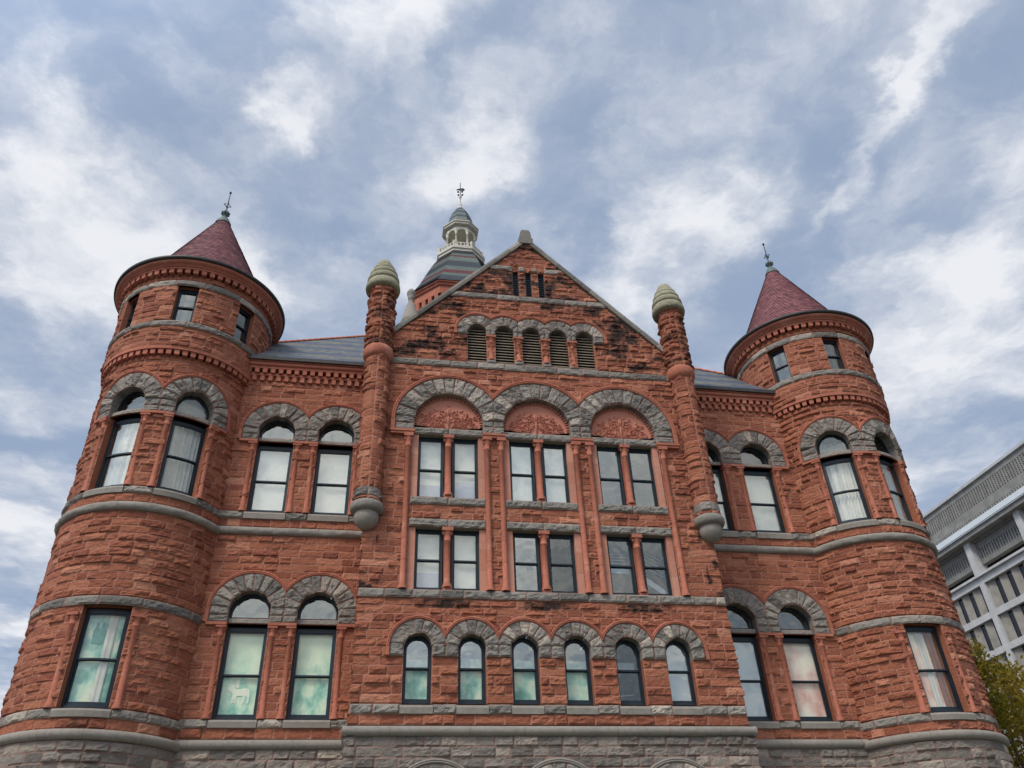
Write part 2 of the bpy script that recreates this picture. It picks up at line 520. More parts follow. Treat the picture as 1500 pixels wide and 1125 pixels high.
    st = stainf(U, Z) if stainf is not None else np.zeros_like(U)
    P = S(U, Z, d0+Hh)
    mb.add(P, grid_faces(nr, nu, keep), T[keep], E.ravel(), st.ravel(), False)
    if fold:   # turn the stones in at both ends, top and bottom
        for col in (0, nu-1):
            a = P[:, col]; bq = S(us[col], Z[:, col], d0-.35)
            n = nr
            f = [(i, i+1, n+i+1, n+i) for i in range(n-1)]
            mb.add(np.concatenate([a, bq]), f, T[:, 0 if col == 0 else -1], np.concatenate([E[:, col], E[:, col]]), 0)
        for rw in (0, nr-1):
            a = P[rw]; bq = S(U[rw], Z[rw], d0-.2)
            n = nu
            f = [(i, i+1, n+i+1, n+i) for i in range(n-1)]
            mb.add(np.concatenate([a, bq]), f, .5, 1.0, 0)


def reveal(mb, S, h, d0=0.02, d1=-0.5, tint=.5, top=True):
    """the sides of a rectangular opening"""
    ua, ub, za, zb = h
    n = max(1, int(math.ceil((ub-ua)/S.seg)))
    us = np.linspace(ua, ub, n+1)
    for (u, zs_) in ((ua, (za, zb)), (ub, (za, zb))):
        mb.add(S([u, u, u, u], [za, zb, zb, za], [d0, d0, d1, d1]), [(0, 1, 2, 3)], tint)
    for z in ((za, zb) if top else (za,)):
        P = np.concatenate([S(us, z, d0), S(us, z, d1)])
        mb.add(P, [(i, i+1, n+2+i, n+1+i) for i in range(n)], tint)


def sbox(mb, S, ua, ub, za, zb, d0, d1, tint=.5, bev=0.0, rough=0.0, seed=0, step=None):
    """a block on a wall surface; follows its curve; rough > 0 gives a hacked front"""
    st = step or (S.seg if rough == 0 else 0.07)
    n = max(1, int(math.ceil(abs(ub-ua)/st)))
    m = 1 if rough == 0 else max(2, int(round((zb-za)/.06)))
    us = np.linspace(ua, ub, n+1); zs_ = np.linspace(za, zb, m+1)
    U, Z = np.meshgrid(us, zs_)
    D = np.full_like(U, d1)
    E = np.minimum(np.minimum(U-ua, ub-U), np.minimum(Z-za, zb-Z))
    if rough:
        nf = fbm(U*4+seed*3.3, Z*7+seed*7.7, seed % 50, 3)-.45+.5*(fbm(U*12, Z*15+seed, seed % 30, 2)-.5)
        e2 = np.minimum.reduce([(U-ua)/.05, (ub-U)/.05, (Z-za)/.035, (zb-Z)/.07, np.ones_like(U)])
        D = d1+np.clip(e2, 0, 1)*(rough*.7+nf*rough*1.6)-rough*.5
    P = S(U, Z, D)
    mb.add(P, grid_faces(m+1, n+1), tint, E.ravel() if rough else np.where(E.ravel() < 1e-6, .0 if rough else 1.0, 1.0), 0)
    ring_idx = [(0, j) for j in range(n+1)]+[(i, n) for i in range(1, m+1)]+[(m, j) for j in range(n-1, -1, -1)]+[(i, 0) for i in range(m-1, 0, -1)]
    front = np.array([P[i, j] for i, j in ring_idx])
    back = np.array([S(U[i, j], Z[i, j], d0) for i, j in ring_idx])
    k = len(ring_idx)
    mb.add(np.concatenate([front, back]), [(i, (i+1) % k, k+(i+1) % k, k+i) for i in range(k)], tint, 1.0, 0)


def belt(mb, S, ua, ub, za, zb, d, seed=1, lens=(.7, 1.4), rough=.05, tint=None, dback=-.1):
    rs = np.random.RandomState(seed)
    x = ua
    bs = [ua]
    while True:
        x += lens[0]+(lens[1]-lens[0])*rs.rand()
        if x > ub-.3: break
        bs.append(x)
    bs.append(ub)
    for i, (a, b) in enumerate(zip(bs[:-1], bs[1:])):
        sbox(mb, S, a+.004, b-.004, za, zb, dback, d+.02*rs.rand(), rs.rand() if tint is None else tint, rough=rough, seed=seed*31+i)


def torus_belt(mb, S, ua, ub, zc_, r, d=0.0, seed=0, lens=(1.2, 2.0), capends=True, sq=1.0, rough=0.0):
    """half-round moulding"""
    rs = np.random.RandomState(seed+100)
    n = max(2, int(math.ceil((ub-ua)/min(S.seg, .25))))
    us = np.linspace(ua, ub, n+1)
    A = np.linspace(-PI/2, PI/2, 9)
    U, AA = np.meshgrid(us, A)
    js = []
    x = ua
    while True:
        x += lens[0]+(lens[1]-lens[0])*rs.rand()
        if x > ub: break
        js.append(x)
        i = np.argmin(np.abs(us-x))
        if 0 < i < n: U[:, i] = x
    Z = zc_+r*np.sin(AA)
    if rough:
        n = max(2, int((ub-ua)/.08)); us = np.linspace(ua, ub, n+1); U, AA = np.meshgrid(us, A); Z = zc_+r*np.sin(AA)
        for x_ in js: U[:, np.argmin(np.abs(us-x_))] = x_
    D = d+r*sq*np.cos(AA)
    if rough: D = D+rough*np.cos(AA)*(fbm(U*4, Z*7, seed+3, 4)-.5)*2
    E = np.ones_like(U)
    if js:
        E = np.min(np.abs(U[..., None]-np.array(js)), -1)
    P = S(U, Z, D)
    mb.add(P, grid_faces(9, n+1), .5, E.ravel(), 0, True)
    for col, uu in ((0, ua), (n, ub)):
        c = S([uu], [zc_], [d-.05])
        mb.add(np.concatenate([P[:, col], c]), [tuple(range(9))], .5)
    for rw in (0, 8):
        B = S(U[rw], Z[rw], d-.2)
        mb.add(np.concatenate([P[rw], B]), [(i, i+1, n+2+i, n+1+i) for i in range(n)], .5)


def varch(mb, S, uc, zc_, ri, ro, half, d, n=11, seed=1, depth=.5, a0=0.0, rough=.07, z0=None):
    """ring of rock-faced voussoirs, clipped midway to its neighbours (half = (left, right))"""
    rs = np.random.RandomState(seed)
    av = np.linspace(a0, PI-a0, n+1)
    for i in range(n):
        a, b = av[i]+.004, av[i+1]-.004
        na, nr_ = max(3, int(round((b-a)*ro/.07))), max(4, int(round((ro-ri)/.07)))
        A = np.linspace(a, b, na+1); F = np.linspace(0, 1, nr_+1)
        AA, FF = np.meshgrid(A, F)
        ca, sa = np.cos(AA), np.sin(AA)
        hl = np.where(ca < 0, half[0], half[1])
        rm = np.minimum(ro, hl/np.maximum(np.abs(ca), 1e-6))
        rm = np.maximum(rm, ri+.02)
        jag = (rs.rand()-.5)*.05
        RR = ri+jag*(1-FF)+(rm-ri)*FF
        U = uc+RR*ca; Z = zc_+RR*sa
        ea = np.minimum(AA-a, b-AA)*RR; er = np.minimum(RR-ri-jag, rm-RR)
        E = np.minimum(ea, er)
        nf = fbm(U*4+i*3, Z*5+i*7, seed % 40, 3)-.45
        p = np.clip(np.minimum(ea/.035, er/.04), 0, 1)
        nf = nf+.5*(fbm(U*13+i, Z*13, seed % 30+3, 2)-.5)
        D = d+.012+p*(rough*(.25+.45*rs.rand())+nf*rough*1.7)
        P = S(U, Z, D)
        t = rs.rand()
        mb.add(P, grid_faces(nr_+1, na+1), t, E.ravel(), 0)
        # intrados, extrados and side returns
        for row, dd in ((0, -depth), (nr_, -.05)):
            B = S(U[row], Z[row], dd)
            mb.add(np.concatenate([P[row], B]), [(k, k+1, na+2+k, na+1+k) for k in range(na)], t*.6)
        for col in (0, na):
            B = S(U[:, col], Z[:, col], -.05)
            mb.add(np.concatenate([P[:, col], B]), [(k, k+1, nr_+2+k, nr_+1+k) for k in range(nr_)], t)


def marc(mb, S, uc, zc_, ri, ro, half, d0, d1, n=48, a0=0.0, a1=PI, tint=.5):
    """smooth hood moulding round an arch, clipped midway to its neighbours"""
    A = np.linspace(a0, a1, n+1)
    ca, sa = np.cos(A), np.sin(A)
    hl = np.where(ca < 0, half[0], half[1])
    lim = hl/np.maximum(np.abs(ca), 1e-6)
    prof = [(ri, d0), (ri, d1-.03), (ri+.25*(ro-ri), d1), (ri+.5*(ro-ri), d1-.035), (ri+.62*(ro-ri), d1-.005), (ro-.02, d1-.01), (ro, d1-.04), (ro, d0)]
    rows = []
    for r, d in prof:
        rr = np.minimum(r, lim)
        rows.append(S(uc+rr*ca, zc_+rr*sa, np.full_like(A, d)))
    P = np.array(rows)
    ok = lim > ri+1e-4
    keep = np.broadcast_to((ok[:-1] & ok[1:])[None, :], (len(prof)-1, n))
    mb.add(P, grid_faces(len(prof), n+1, keep), tint, 1.0, 0, False)


def lathe(mb, S, uc, d, prof, n=16, a0=0, a1=2*PI, tint=.5, smooth=True, edge=1.0):
    """vertical turned shape standing at (uc, d) on a wall; prof = [(r, z)]"""
    c = S(uc, 0.0, d)
    lathe_xy(mb, c[0], c[1], prof, n, a0, a1, tint, smooth)


def lathe_xy(mb, x, y, prof, n=24, a0=0, a1=2*PI, tint=.5, smooth=True):
    A = np.linspace(a0, a1, n+1)
    P = np.array([[(x+r*math.cos(a), y+r*math.sin(a), z) for a in A] for r, z in prof])
    mb.add(P, grid_faces(len(prof), n+1), tint, 1.0, 0, smooth)


def colonnette(mb, S, uc, d, z0, z1, r, cap=.34, joints=True):
    prof = [(r*1.55, z0), (r*1.55, z0+.07), (r*1.25, z0+.12), (r*1.3, z0+.16), (r, z0+.2)]
    prof += [(r*.98, z1-cap-.06), (r*1.2, z1-cap-.03), (r*1.2, z1-cap), (r*1.0, z1-cap+.02), (r*1.15, z1-cap*.6), (r*1.5, z1-cap*.25), (r*1.45, z1-.02)]
    lathe(mb, S, uc, d, prof, 14)
    sbox(mb, S, uc-r*1.7, uc+r*1.7, z1-cap*.28, z1, d-r*1.6, d+r*1.6, .55)
    # leaf bosses on the capital
    for k in (-1.15, 1.15):
        lathe(mb, S, uc+k*r, d+r*.55, [(0, z1-cap*.62), (r*.38, z1-cap*.55), (r*.5, z1-cap*.42), (r*.3, z1-cap*.3), (0, z1-cap*.27)], 8)


# ------------------------------------------------------------------ windows
def bar(mb, S, ua, ub, za, zb, d0, d1):
    sbox(mb, S, ua, ub, za, zb, d0, d1)


def sheet(S, ua, ub, za, zb, d, wav=0.0, per=.16, seed=0, top=None):
    mb = MB()
    n = max(1, int(math.ceil((ub-ua)/(S.seg if not wav else .025))))
    us = np.linspace(ua, ub, n+1)
    dd = np.full(n+1, float(d))
    if wav:
        dd = d+wav*np.sin(us/per*2*PI+seed+1.3*np.sin(us*3+seed))+wav*.5*np.sin(us/per*3.1+seed*2)
    P = np.concatenate([S(us, za, dd), S(us, zb, dd)])
    mb.add(P, [(i, i+1, n+2+i, n+1+i) for i in range(n)], .5, 1, 0, bool(wav))
    return mb


def arch_sheet(S, uc, hw, za, zs_, d, rise=None):
    """flat pane with a round head: vertical to zs_, half circle above"""
    A = np.linspace(0, PI, 25)
    us = np.concatenate([[uc-hw, uc+hw], uc+hw*np.cos(A)])
    zz = np.concatenate([[za, za], zs_+(rise or hw)*np.sin(A)])
    mb = MB()
    mb.add(S(us, zz, np.full(len(us), d)), [tuple(range(len(us)))])
    return mb


def arch_frame(mb, S, uc, hw, za, zs_, w, d0, d1):
    """round-headed frame, width w inside hw"""
    A = np.linspace(0, PI, 29)
    def loop(h):
        return np.concatenate([[uc+h], uc+h*np.cos(A), [uc-h]]), np.concatenate([[za], zs_+h*np.sin(A), [za]])
    uo, zo = loop(hw); ui, zi = loop(hw-w)
    P = np.array([S(uo, zo, d0), S(uo, zo, d1), S(ui, zi, d1), S(ui, zi, d0)])
    mb.add(P, grid_faces(4, len(uo)))


def dh_window(parent, S, ua, ub, za, zb, d, back, refl=.25, meet=.5, fw=.085, arch=None, label=None, glass2=None):
    """double-hung sash window. back = (kind, material[, ...]). arch = spring height of a round head."""
    f = MB()
    if arch is None:
        bar(f, S, ua, ub, zb-fw*1.5, zb, d-.12, d+.03)
        bar(f, S, ua, ua+fw, za, zb-fw*1.5, d-.12, d+.03)
        bar(f, S, ub-fw, ub, za, zb-fw*1.5, d-.12, d+.03)
    else:
        arch_frame(f, S, (ua+ub)/2, (ub-ua)/2, za, arch, fw, d-.12, d+.03)
    bar(f, S, ua+fw, ub-fw, za, za+fw*.9, d-.12, d+.045)
    win = f.build('window', M_FRAME, parent)
    if label: win['label'] = label
    zm = za+(zb-za)*meet
    a, b = ua+fw, ub-fw
    sw = .05
    # lower sash sits behind, upper sash in front
    lo = MB()
    bar(lo, S, a, a+sw, za+fw*.9, zm, d-.10, d-.045); bar(lo, S, b-sw, b, za+fw*.9, zm, d-.10, d-.045)
    bar(lo, S, a+sw, b-sw, za+fw*.9, za+fw*.9+.11, d-.10, d-.045); bar(lo, S, a+sw, b-sw, zm-.055, zm, d-.10, d-.045)
    lo.build('sash', M_FRAME, win)
    up = MB()
    if arch is None:
        bar(up, S, a, a+sw, zm-.02, zb-fw*1.5, d-.04, d+.005); bar(up, S, b-sw, b, zm-.02, zb-fw*1.5, d-.04, d+.005)
        bar(up, S, a+sw, b-sw, zb-fw*1.5-sw, zb-fw*1.5, d-.04, d+.005)
    else:
        arch_frame(up, S, (a+b)/2, (b-a)/2, zm-.02, arch, sw, d-.04, d+.005)
    bar(up, S, a+sw, b-sw, zm-.03, zm+.03, d-.04, d+.012)
    up.build('sash', M_FRAME, win)
    g = glass(refl)
    sheet(S, a+.03, b-.03, za+.14, zm-.03, d-.075).build('pane', glass2 or g, win)
    if arch is None:
        sheet(S, a+.03, b-.03, zm, zb-fw*1.5-.03, d-.025).build('pane', g, win)
    else:
        arch_sheet(S, (a+b)/2, (b-a)/2-.03, zm, arch, d-.025).build('pane', g, win)
    backing(win, S, ua, ub, za, zb, d, back, arch)
    return win


def backing(win, S, ua, ub, za, zb, d, back, arch=None):
    top = zb if arch is None else zb
    # a dark room behind everything
    k = back[0]
    room = MB()
    sbox(room, S, ua-.02, ub+.02, za-.02, zb+.02, d-1.3, d-1.25)
    for q in (ua-.02, ub+.02):
        room.add(S([q]*4, [za, zb, zb, za], [d-.13, d-.13, d-1.25, d-1.25]), [(0, 1, 2, 3)])
    n = max(1, int(math.ceil((ub-ua)/S.seg))); us = np.linspace(ua, ub, n+1)
    for z in (za-.02, zb+.02):
        room.add(np.concatenate([S(us, z, d-.13), S(us, z, d-1.25)]), [(i, i+1, n+2+i, n+1+i) for i in range(n)])
    room.build('room', M_BLACK, win)
    if k == 'blind':
        zlow = back[2] if len(back) > 2 else za
        sheet(S, ua+.02, ub-.02, zlow, top, d-.19).build('blind', back[1], win)
    elif k == 'blindband':
        sheet(S, ua+.02, ub-.02, za, top, d-.19).build('blind', M_BLIND, win)
        sheet(S, ua+.02, ub-.02, za, back[1], d-.17).build('blind_band', M_LILAC, win)
    elif k == 'curtain':
        sheet(S, ua+.02, ub-.02, za, top, d-.26, .045, back[2] if len(back) > 2 else .19, back[1]).build('curtain', M_CURTAIN, win)
    elif k == 'mural':
        zt = back[2] if len(back) > 2 else top
        sheet(S, ua+.02, ub-.02, za, zt, d-.14).build('mural', back[1], win)


def lunette(parent, S, uc, hw, za, zs_, d, refl, back):
    f = MB()
    arch_frame(f, S, uc, hw, za, zs_, .09, d-.12, d+.03)
    bar(f, S, uc-hw+.09, uc+hw-.09, za, za+.09, d-.12, d+.03)
    win = f.build('fanlight', M_FRAME, parent)
    arch_sheet(S, uc, hw-.07, za+.05, zs_, d-.05).build('pane', glass(refl), win)
    m = arch_sheet(S, uc, hw, za, zs_, d-.30)
    m.build('curtain' if back is M_CURTAIN else 'room', back, win)
    return win


# ================================================================== the courthouse
HALL = empty('courthouse', 'red sandstone courthouse with grey granite arches, round corner turrets and a tall gable', 'building')

F = Plane(0.0)
WIN_C = [-4.8, -2.88, -0.96, 0.96, 2.88, 4.8]
BAY_C = [-3.79, 0.0, 3.79]
LOUV_C = [-2.54, -1.27, 0.0, 1.27, 2.54]
TOP_Z, TOP_X = 31.62, -0.05


def gable_z(u):
    return 31.62-np.abs(u)*1.033


def stain_front(U, Z):
    s = np.zeros_like(U)
    # soot washed down below the sills and over the gable
    for c in BAY_C:
        band = np.clip(1-np.abs(U-c-.0)/1.7, 0, 1)**.4*((Z < 12.82) & (Z > 12.45))
        s = np.maximum(s, band*.95)
        s = np.maximum(s, np.clip(1-np.abs(U-c)/1.2, 0, 1)*((Z <= 12.45) & (Z > 12.1))*.55)
    g = (Z > 23.85)*np.clip((fbm(U*1.25, Z*2.1, 3, 4)-.31)/.34, 0, 1)
    g = g*np.where((np.abs(U) < 3.0) & (Z < 27.2), .35, 1.0)
    s = np.maximum(s, g*.9)
    s = np.maximum(s, (Z > 28)*np.clip((fbm(U*1.6, Z*2.2, 11, 4)-.38)/.34, 0, 1)*.85)
    edge = np.clip((np.abs(U)-5.9)/.6, 0, 1)*((Z < 16) & (Z > 13))*np.clip((fbm(U*3, Z*1.6, 8)-.42)/.2, 0, 1)
    return np.maximum(s, edge*.9)


# --- central bay: lower wall (between the granite base and the long sill belt)
holes = [(c-.5, c+.5, 9.10, 10.71) for c in WIN_C]
def cut_arcade(u, z):
    k = np.zeros_like(u, bool)
    for c in WIN_C:
        k |= ((u-c)**2+(z-11.02)**2 < .78**2) & (z > 10.9)
        k |= (np.abs(u-c) < .78) & (z > 10.73) & (z <= 11.02)
    return k
CZ1 = courses([8.44, 8.77, 9.10, 10.71, 11.05, 12.83], .295)
mb = MB()
ashlar(mb, F, -7.0, 7.0, CZ1, holes=holes, cut=cut_arcade, seed=11, ends=(1, 1), stainf=stain_front, quiet=[(8.77, 9.1)])
for h in holes: reveal(mb, F, h, .0, -.55, .35, False)
# --- middle wall with the paired windows and big arches
holes = []
for c in BAY_C:
    holes += [(c-1.5, c+1.5, 13.15, 16.03), (c-1.5, c+1.5, 16.64, 20.22)]
def cut_big(u, z):
    k = np.zeros_like(u, bool)
    for c in BAY_C:
        k |= ((u-c)**2+(z-20.45)**2 < 1.85**2) & (z > 20.2)
        k |= (np.abs(u-c) < 1.7) & (z > 20.0) & (z < 20.6)
    return k
CZ2 = courses([12.83, 13.15, 15.69, 16.03, 16.64, 16.97, 19.9, 20.22, 23.46], .295)
ashlar(mb, F, -7.0, 7.0, CZ2, holes=holes, cut=cut_big, seed=23, ends=(1, 1), stainf=stain_front, flat=.5, quiet=[(12.83, 13.15)])
# --- gable
holes = [(c-.43, c+.43, 23.79, 25.37) for c in LOUV_C]
SLIT = [(-.60, .15), (.03, .15), (.67, .155)]
holes += [(c-w, c+w, 28.0, 29.6) for c, w in SLIT]
def cut_gable(u, z):
    k = z > gable_z(u)-.05
    for c in LOUV_C:
        k |= ((u-c)**2+(z-25.57)**2 < .62**2) & (z > 25.37)
        k |= (np.abs(u-c) < .6) & (z > 25.37) & (z < 25.57)
    return k
CZ3 = courses([23.46, 23.79, 25.37, 27.65, 27.96, 29.6, 29.9, 31.8], .295)
ashlar(mb, F, -7.0, 7.0, CZ3, holes=holes, cut=cut_gable, seed=37, ends=(1, 1), stainf=stain_front, amp=1.15, flat=.35, fold=False, quiet=[(23.46, 23.79), (27.65, 27.96)])
for c, w in SLIT: reveal(mb, F, (c-w, c+w, 28.0, 29.6), 0, -.4, .2)
# the bay's returns beside the recessed wings
for sg in (-1, 1):
    ashlar(mb, PlaneX(sg*7.0, sg), *((-.02, 2.5) if sg > 0 else (-2.5, .02)), courses([8.44, 12.83, 16.97, 23.46, 24.6], .295), du=.1, seed=50+sg, ends=(0, 0), fold=False)
mb.build('wall', M_RED, HALL)

# granite base of the bay with three low arches
mb = MB()
def cut_base(u, z):
    k = np.zeros_like(u, bool)
    for c in (-4.1, 0.0, 4.1): k |= (u-c)**2+(z-5.75)**2 < 1.5**2
    return k
ashlar(mb, F, -7.08, 7.08, courses([4.1, 8.08], .33), seed=61, ends=(1, 1), d0=.05, cut=cut_base, lens=(.5, 1.0), flat=.3)
for sg in (-1, 1):
    ashlar(mb, PlaneX(sg*7.08, sg), *((-.05, 2.5) if sg > 0 else (-2.5, .05)), courses([4.1, 8.08], .33), du=.1, seed=63+sg, fold=False)
ashlar(mb, F, -7.1, 7.1, courses([0, 4.1], .45), du=.2, dz=.2, seed=64, d0=.1)
mb.build('granite_base', M_GREYB, HALL)
for i, c in enumerate((-4.1, 0.0, 4.1)):
    m1 = MB()
    varch(m1, F, c, 5.75, 1.0, 1.48, (9, 9), .10, 9, 70+i, .6)
    b_ = m1.build('basement_arch', M_GREY, HALL)
    m2 = MB(); marc(m2, F, c, 5.75, 1.48, 1.62, (9, 9), -.05, .17)
    m2.build('hood_moulding', M_GREYS, b_)
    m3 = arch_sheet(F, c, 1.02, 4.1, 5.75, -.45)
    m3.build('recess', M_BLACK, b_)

# granite belts and mouldings on the bay
mb = MB(); torus_belt(mb, F, -7.2, 7.2, 8.225, .165, .06, 3)
for sg in (-1, 1):
    torus_belt(mb, PlaneX(sg*7.06, sg), *((-.15, 2.3) if sg > 0 else (-2.3, .15)), 8.225, .165, 0.0, 4)
mb.build('roll_moulding', M_GREYS, HALL)
mb = MB()
xs = [-7.02]+[q for c in WIN_C for q in (c-.56, c+.56)]+[7.02]
for i in range(0, len(xs), 2):
    mb = MB(); belt(mb, F, xs[i], xs[i+1], 8.77, 9.10, .05, 80+i, (.5, 1.0), .08)
    mb.build('belt_course', M_GREY, HALL)
for i, c in enumerate(WIN_C):
    mb = MB()
    n = 8
    us = np.linspace(c-.56, c+.56, n+1)
    prof = [(8.77, -.1), (8.78, .07), (8.98, .085), (9.06, .05), (9.20, -.42)]
    P = np.array([F(us, np.full(n+1, z), d+(.02*(fbm(us*6+i, us*0+z*9, 4)-.5) if 0 < q < 3 else 0)) for q, (z, d) in enumerate(prof)])
    mb.add(P, grid_faces(len(prof), n+1), .6)
    for col in (0, n): mb.add(P[:, col], [(0, 1, 2, 3, 4)], .6)
    mb.build('window_sill', M_GREYS, HALL)
mb = MB(); belt(mb, F, -7.02, 7.02, 12.83, 13.15, .07, 91, (.8, 1.5))
mb.build('belt_course', M_GREY, HALL)
mb = MB(); belt(mb, F, -6.7, 6.7, 23.46, 23.79, .06, 92, (.9, 1.6)); mb.build('belt_course', M_GREY, HALL)
mb = MB(); belt(mb, F, -3.78, 3.78, 27.65, 27.96, .06, 93, (.8, 1.3)); mb.build('belt_course', M_GREY, HALL)
mb = MB(); belt(mb, F, -1.85, -.60-.16, 29.6, 29.9, .06, 94, (.8, 1.3)); belt(mb, F, -.43, -.14, 29.6, 29.9, .06, 96, (.8, 1.3))
belt(mb, F, .20, .50, 29.6, 29.9, .06, 97, (.8, 1.3)); belt(mb, F, .84, 1.85, 29.6, 29.9, .06, 95, (.8, 1.3)); mb.build('belt_course', M_GREY, HALL)

# arcade arches
for i, c in enumerate(WIN_C):
    hl = .96 if i > 0 else 3; hr = .96 if i < 5 else 3
    mb = MB()
    varch(mb, F, c, 11.02, .5, 1.0, (hl, hr), .09, 7, 110+i, .45, a0=.14)
    for sg, hh in ((-1, hl), (1, hr)):
        w = min(hh, 1.0)
        a, b = sorted((c+sg*.5, c+sg*(w-.004)))
        sbox(mb, F, a, b, 10.71, 11.02+(.14 if w >= .99 else .14), -.45, .10, .3+.3*((i*7+sg) % 3)/2, rough=.08, seed=120+i*2+sg)
    ar = mb.build('arch', M_GREY, HALL)
    m2 = MB(); marc(m2, F, c, 11.02, 1.0, 1.12, (hl, hr), -.05, .17)
    if i == 0: sbox(m2, F, c-1.12, c-1.0, 10.71, 11.02, -.05, .155)
    if i == 5: sbox(m2, F, c+1.0, c+1.12, 10.71, 11.02, -.05, .155)
    m2.build('hood_moulding', M_REDS, ar)

# arcade windows
dgl = glass(.62)
arc_back = [('mural', M_MURAL[0], 10.72), ('mural', M_MURAL[1], 10.78), ('mural', M_MURAL[2], 10.75), ('mural', M_MURAL[3], 10.75), ('dark',), ('blind', M_BLIND)]
arc_refl = [.42, .44, .40, .36, .18, .48]
arc_win = []
for i, c in enumerate(WIN_C):
    w = dh_window(HALL, F, c-.5, c+.5, 9.18, 11.50, -.30, arc_back[i], arc_refl[i], .52, .075, arch=11.0, glass2=glass(.07) if i < 4 else None)
    arc_win.append(w)

# big bay: lintels, sills, jambs, mullion columns, piers
for i, c in enumerate(BAY_C):
    mb = MB()
    sbox(mb, F, c-1.5, c-.004, 15.69, 16.03, -.4, .06, .5, rough=.08, seed=200+i); mb.build('lintel', M_GREY, HALL); mb = MB(); sbox(mb, F, c+.004, c+1.5, 15.69, 16.03, -.4, .06, .6, rough=.06, seed=210+i)
    mb.build('lintel', M_GREY, HALL)
    mb = MB()
    sbox(mb, F, c-1.5, c-.004, 16.64, 16.97, -.4, .07, .5, rough=.08, seed=220+i); mb.build('window_sill', M_GREY, HALL); mb = MB(); sbox(mb, F, c+.004, c+1.5, 16.64, 16.97, -.4, .07, .4, rough=.06, seed=230+i)
    mb.build('window_sill', M_GREY, HALL)
    mb = MB()
    sbox(mb, F, c-1.465, c-.004, 19.9, 20.22, -.4, .03, .5, rough=.08, seed=240+i); mb.build('lintel', M_GREY, HALL); mb = MB(); sbox(mb, F, c+.004, c+1.465, 19.9, 20.22, -.4, .03, .6, rough=.06, seed=250+i)
    mb.build('lintel', M_GREY, HALL)
    for za, zb in ((13.15, 15.69), (16.97, 19.9)):
        for a, b in ((c-1.5, c-1.24), (c+1.24, c+1.5)):
            mb = MB()
            hs = np.linspace(za, zb, 4)
            for q in range(3):
                sbox(mb, F, a, b, hs[q]+.003, hs[q+1]-.003, -.5, -.06, random.Random(i*9+q+za+a).random()*.8)
            mb.build('jamb', M_PINK, HALL)
        mb = MB()
        sbox(mb, F, c-.17, c+.17, za, za+.16, -.5, -.02, .5)
        colonnette(mb, F, c, -.13, za+.14, zb, .125, .5)
        sbox(mb, F, c-.13, c+.13, za+.1, zb-.1, -.5, -.2, .5)
        mb.build('mullion_column', M_REDS if za > 14 else M_REDS, HALL)
    # carved tympanum
    mb = MB()
    rr = np.linspace(0, 1, 64); aa = np.linspace(0, PI, 200)
    RR, AA = np.meshgrid(rr, aa, indexing='ij')
    U = c+1.5*RR*np.cos(AA); Z = 20.22+(.26+1.5*np.sin(AA))*RR
    X = np.abs(U-c); ZZ = Z-20.22
    D = np.zeros_like(U)
    rs = np.random.RandomState(300+i)
    def spiral(cx, cz, r0, turns, w=.017, h=.034, sgn=1, ph=0.0):
        global D
        t = np.linspace(0, 1, 90)
        a = ph+sgn*t*turns*2*PI
        r = r0*(1-.88*t)
        px, pz = cx+r*np.cos(a), cz+r*np.sin(a)
        dm = np.min((X[..., None]-px)**2+(ZZ[..., None]-pz)**2, -1)
        D = np.maximum(D, h*np.exp(-dm/(w*w)))
    def leaf(cx, cz, ang, L, wd, h=.04):
        global D
        dx, dz = X-cx, ZZ-cz
        a = dx*math.cos(ang)+dz*math.sin(ang); b = -dx*math.sin(ang)+dz*math.cos(ang)
        q = (a/L)**2+(b/wd)**2
        D = np.maximum(D, h*np.clip(1.2-q, 0, 1)*(1-.5*np.exp(-(b/.012)**2)))
    spiral(.52, .40, .30, 1.6, sgn=-1 if i == 1 else 1, ph=2.5)
    spiral(1.02, .24, .17, 1.3, sgn=1, ph=1.0)
    spiral(.30, .88, .20, 1.2, sgn=-1, ph=-1.0)
    spiral(.78, .72, .15, 1.2, sgn=1, ph=3.4)
    for k in range(26):
        ang = rs.rand()*PI/2; ra = .30+.95*rs.rand()
        spiral(.1+1.05*rs.rand(), .12+.8*rs.rand()*math.cos(ang*.8), .07+.05*rs.rand(), 1.1, w=.013, h=.028, sgn=rs.choice([-1, 1]), ph=rs.rand()*6)
    for k in range(90):
        ang = rs.rand()*PI; ra = .35+.85*rs.rand()
        leaf(abs(ra*math.cos(ang)), .12+ra*.95*math.sin(ang), rs.rand()*PI, .05+.04*rs.rand(), .02, .033)
    leaf(0, .45, PI/2, .34, .05); leaf(0, .95, PI/2, .2, .09)
    # border of small teeth
    rho = RR
    D = np.where((rho > .90) & (rho < .985), np.maximum(D, .03*(np.sin(AA*70) > 0)), D)
    edge_fade = np.clip((ZZ-.04)/.05, 0, 1)
    P = F(U, Z, -.20+D*2.2*edge_fade)
    mb.add(P, grid_faces(64, 200), .7, 1.0, 0, False)
    mb.build('tympanum', M_TYMP, HALL)
    # arch
    hl = 1.895 if i > 0 else 4; hr = 1.895 if i < 2 else 4
    mb = MB()
    varch(mb, F, c, 20.5, 1.45, 2.25, (hl, hr), .10, 13, 320+i, .35, a0=.10, rough=.085)
    for sg, hh in ((-1, hl), (1, hr)):
        w = min(hh, 2.25)
        a, b = sorted((c+sg*1.45, c+sg*(w-.004)))
        sbox(mb, F, a, b, 20.0, 20.36, -.35, .11, .5, rough=.08, seed=330+i*2+sg)
        sbox(mb, F, a, b, 20.365, 20.5+(.21 if w > 2 else .18), -.35, .10, .35, rough=.08, seed=340+i*2+sg)
    ar = mb.build('arch', M_GREY, HALL)
    m2 = MB(); marc(m2, F, c, 20.5, 2.25, 2.42, (hl, hr), -.05, .19)
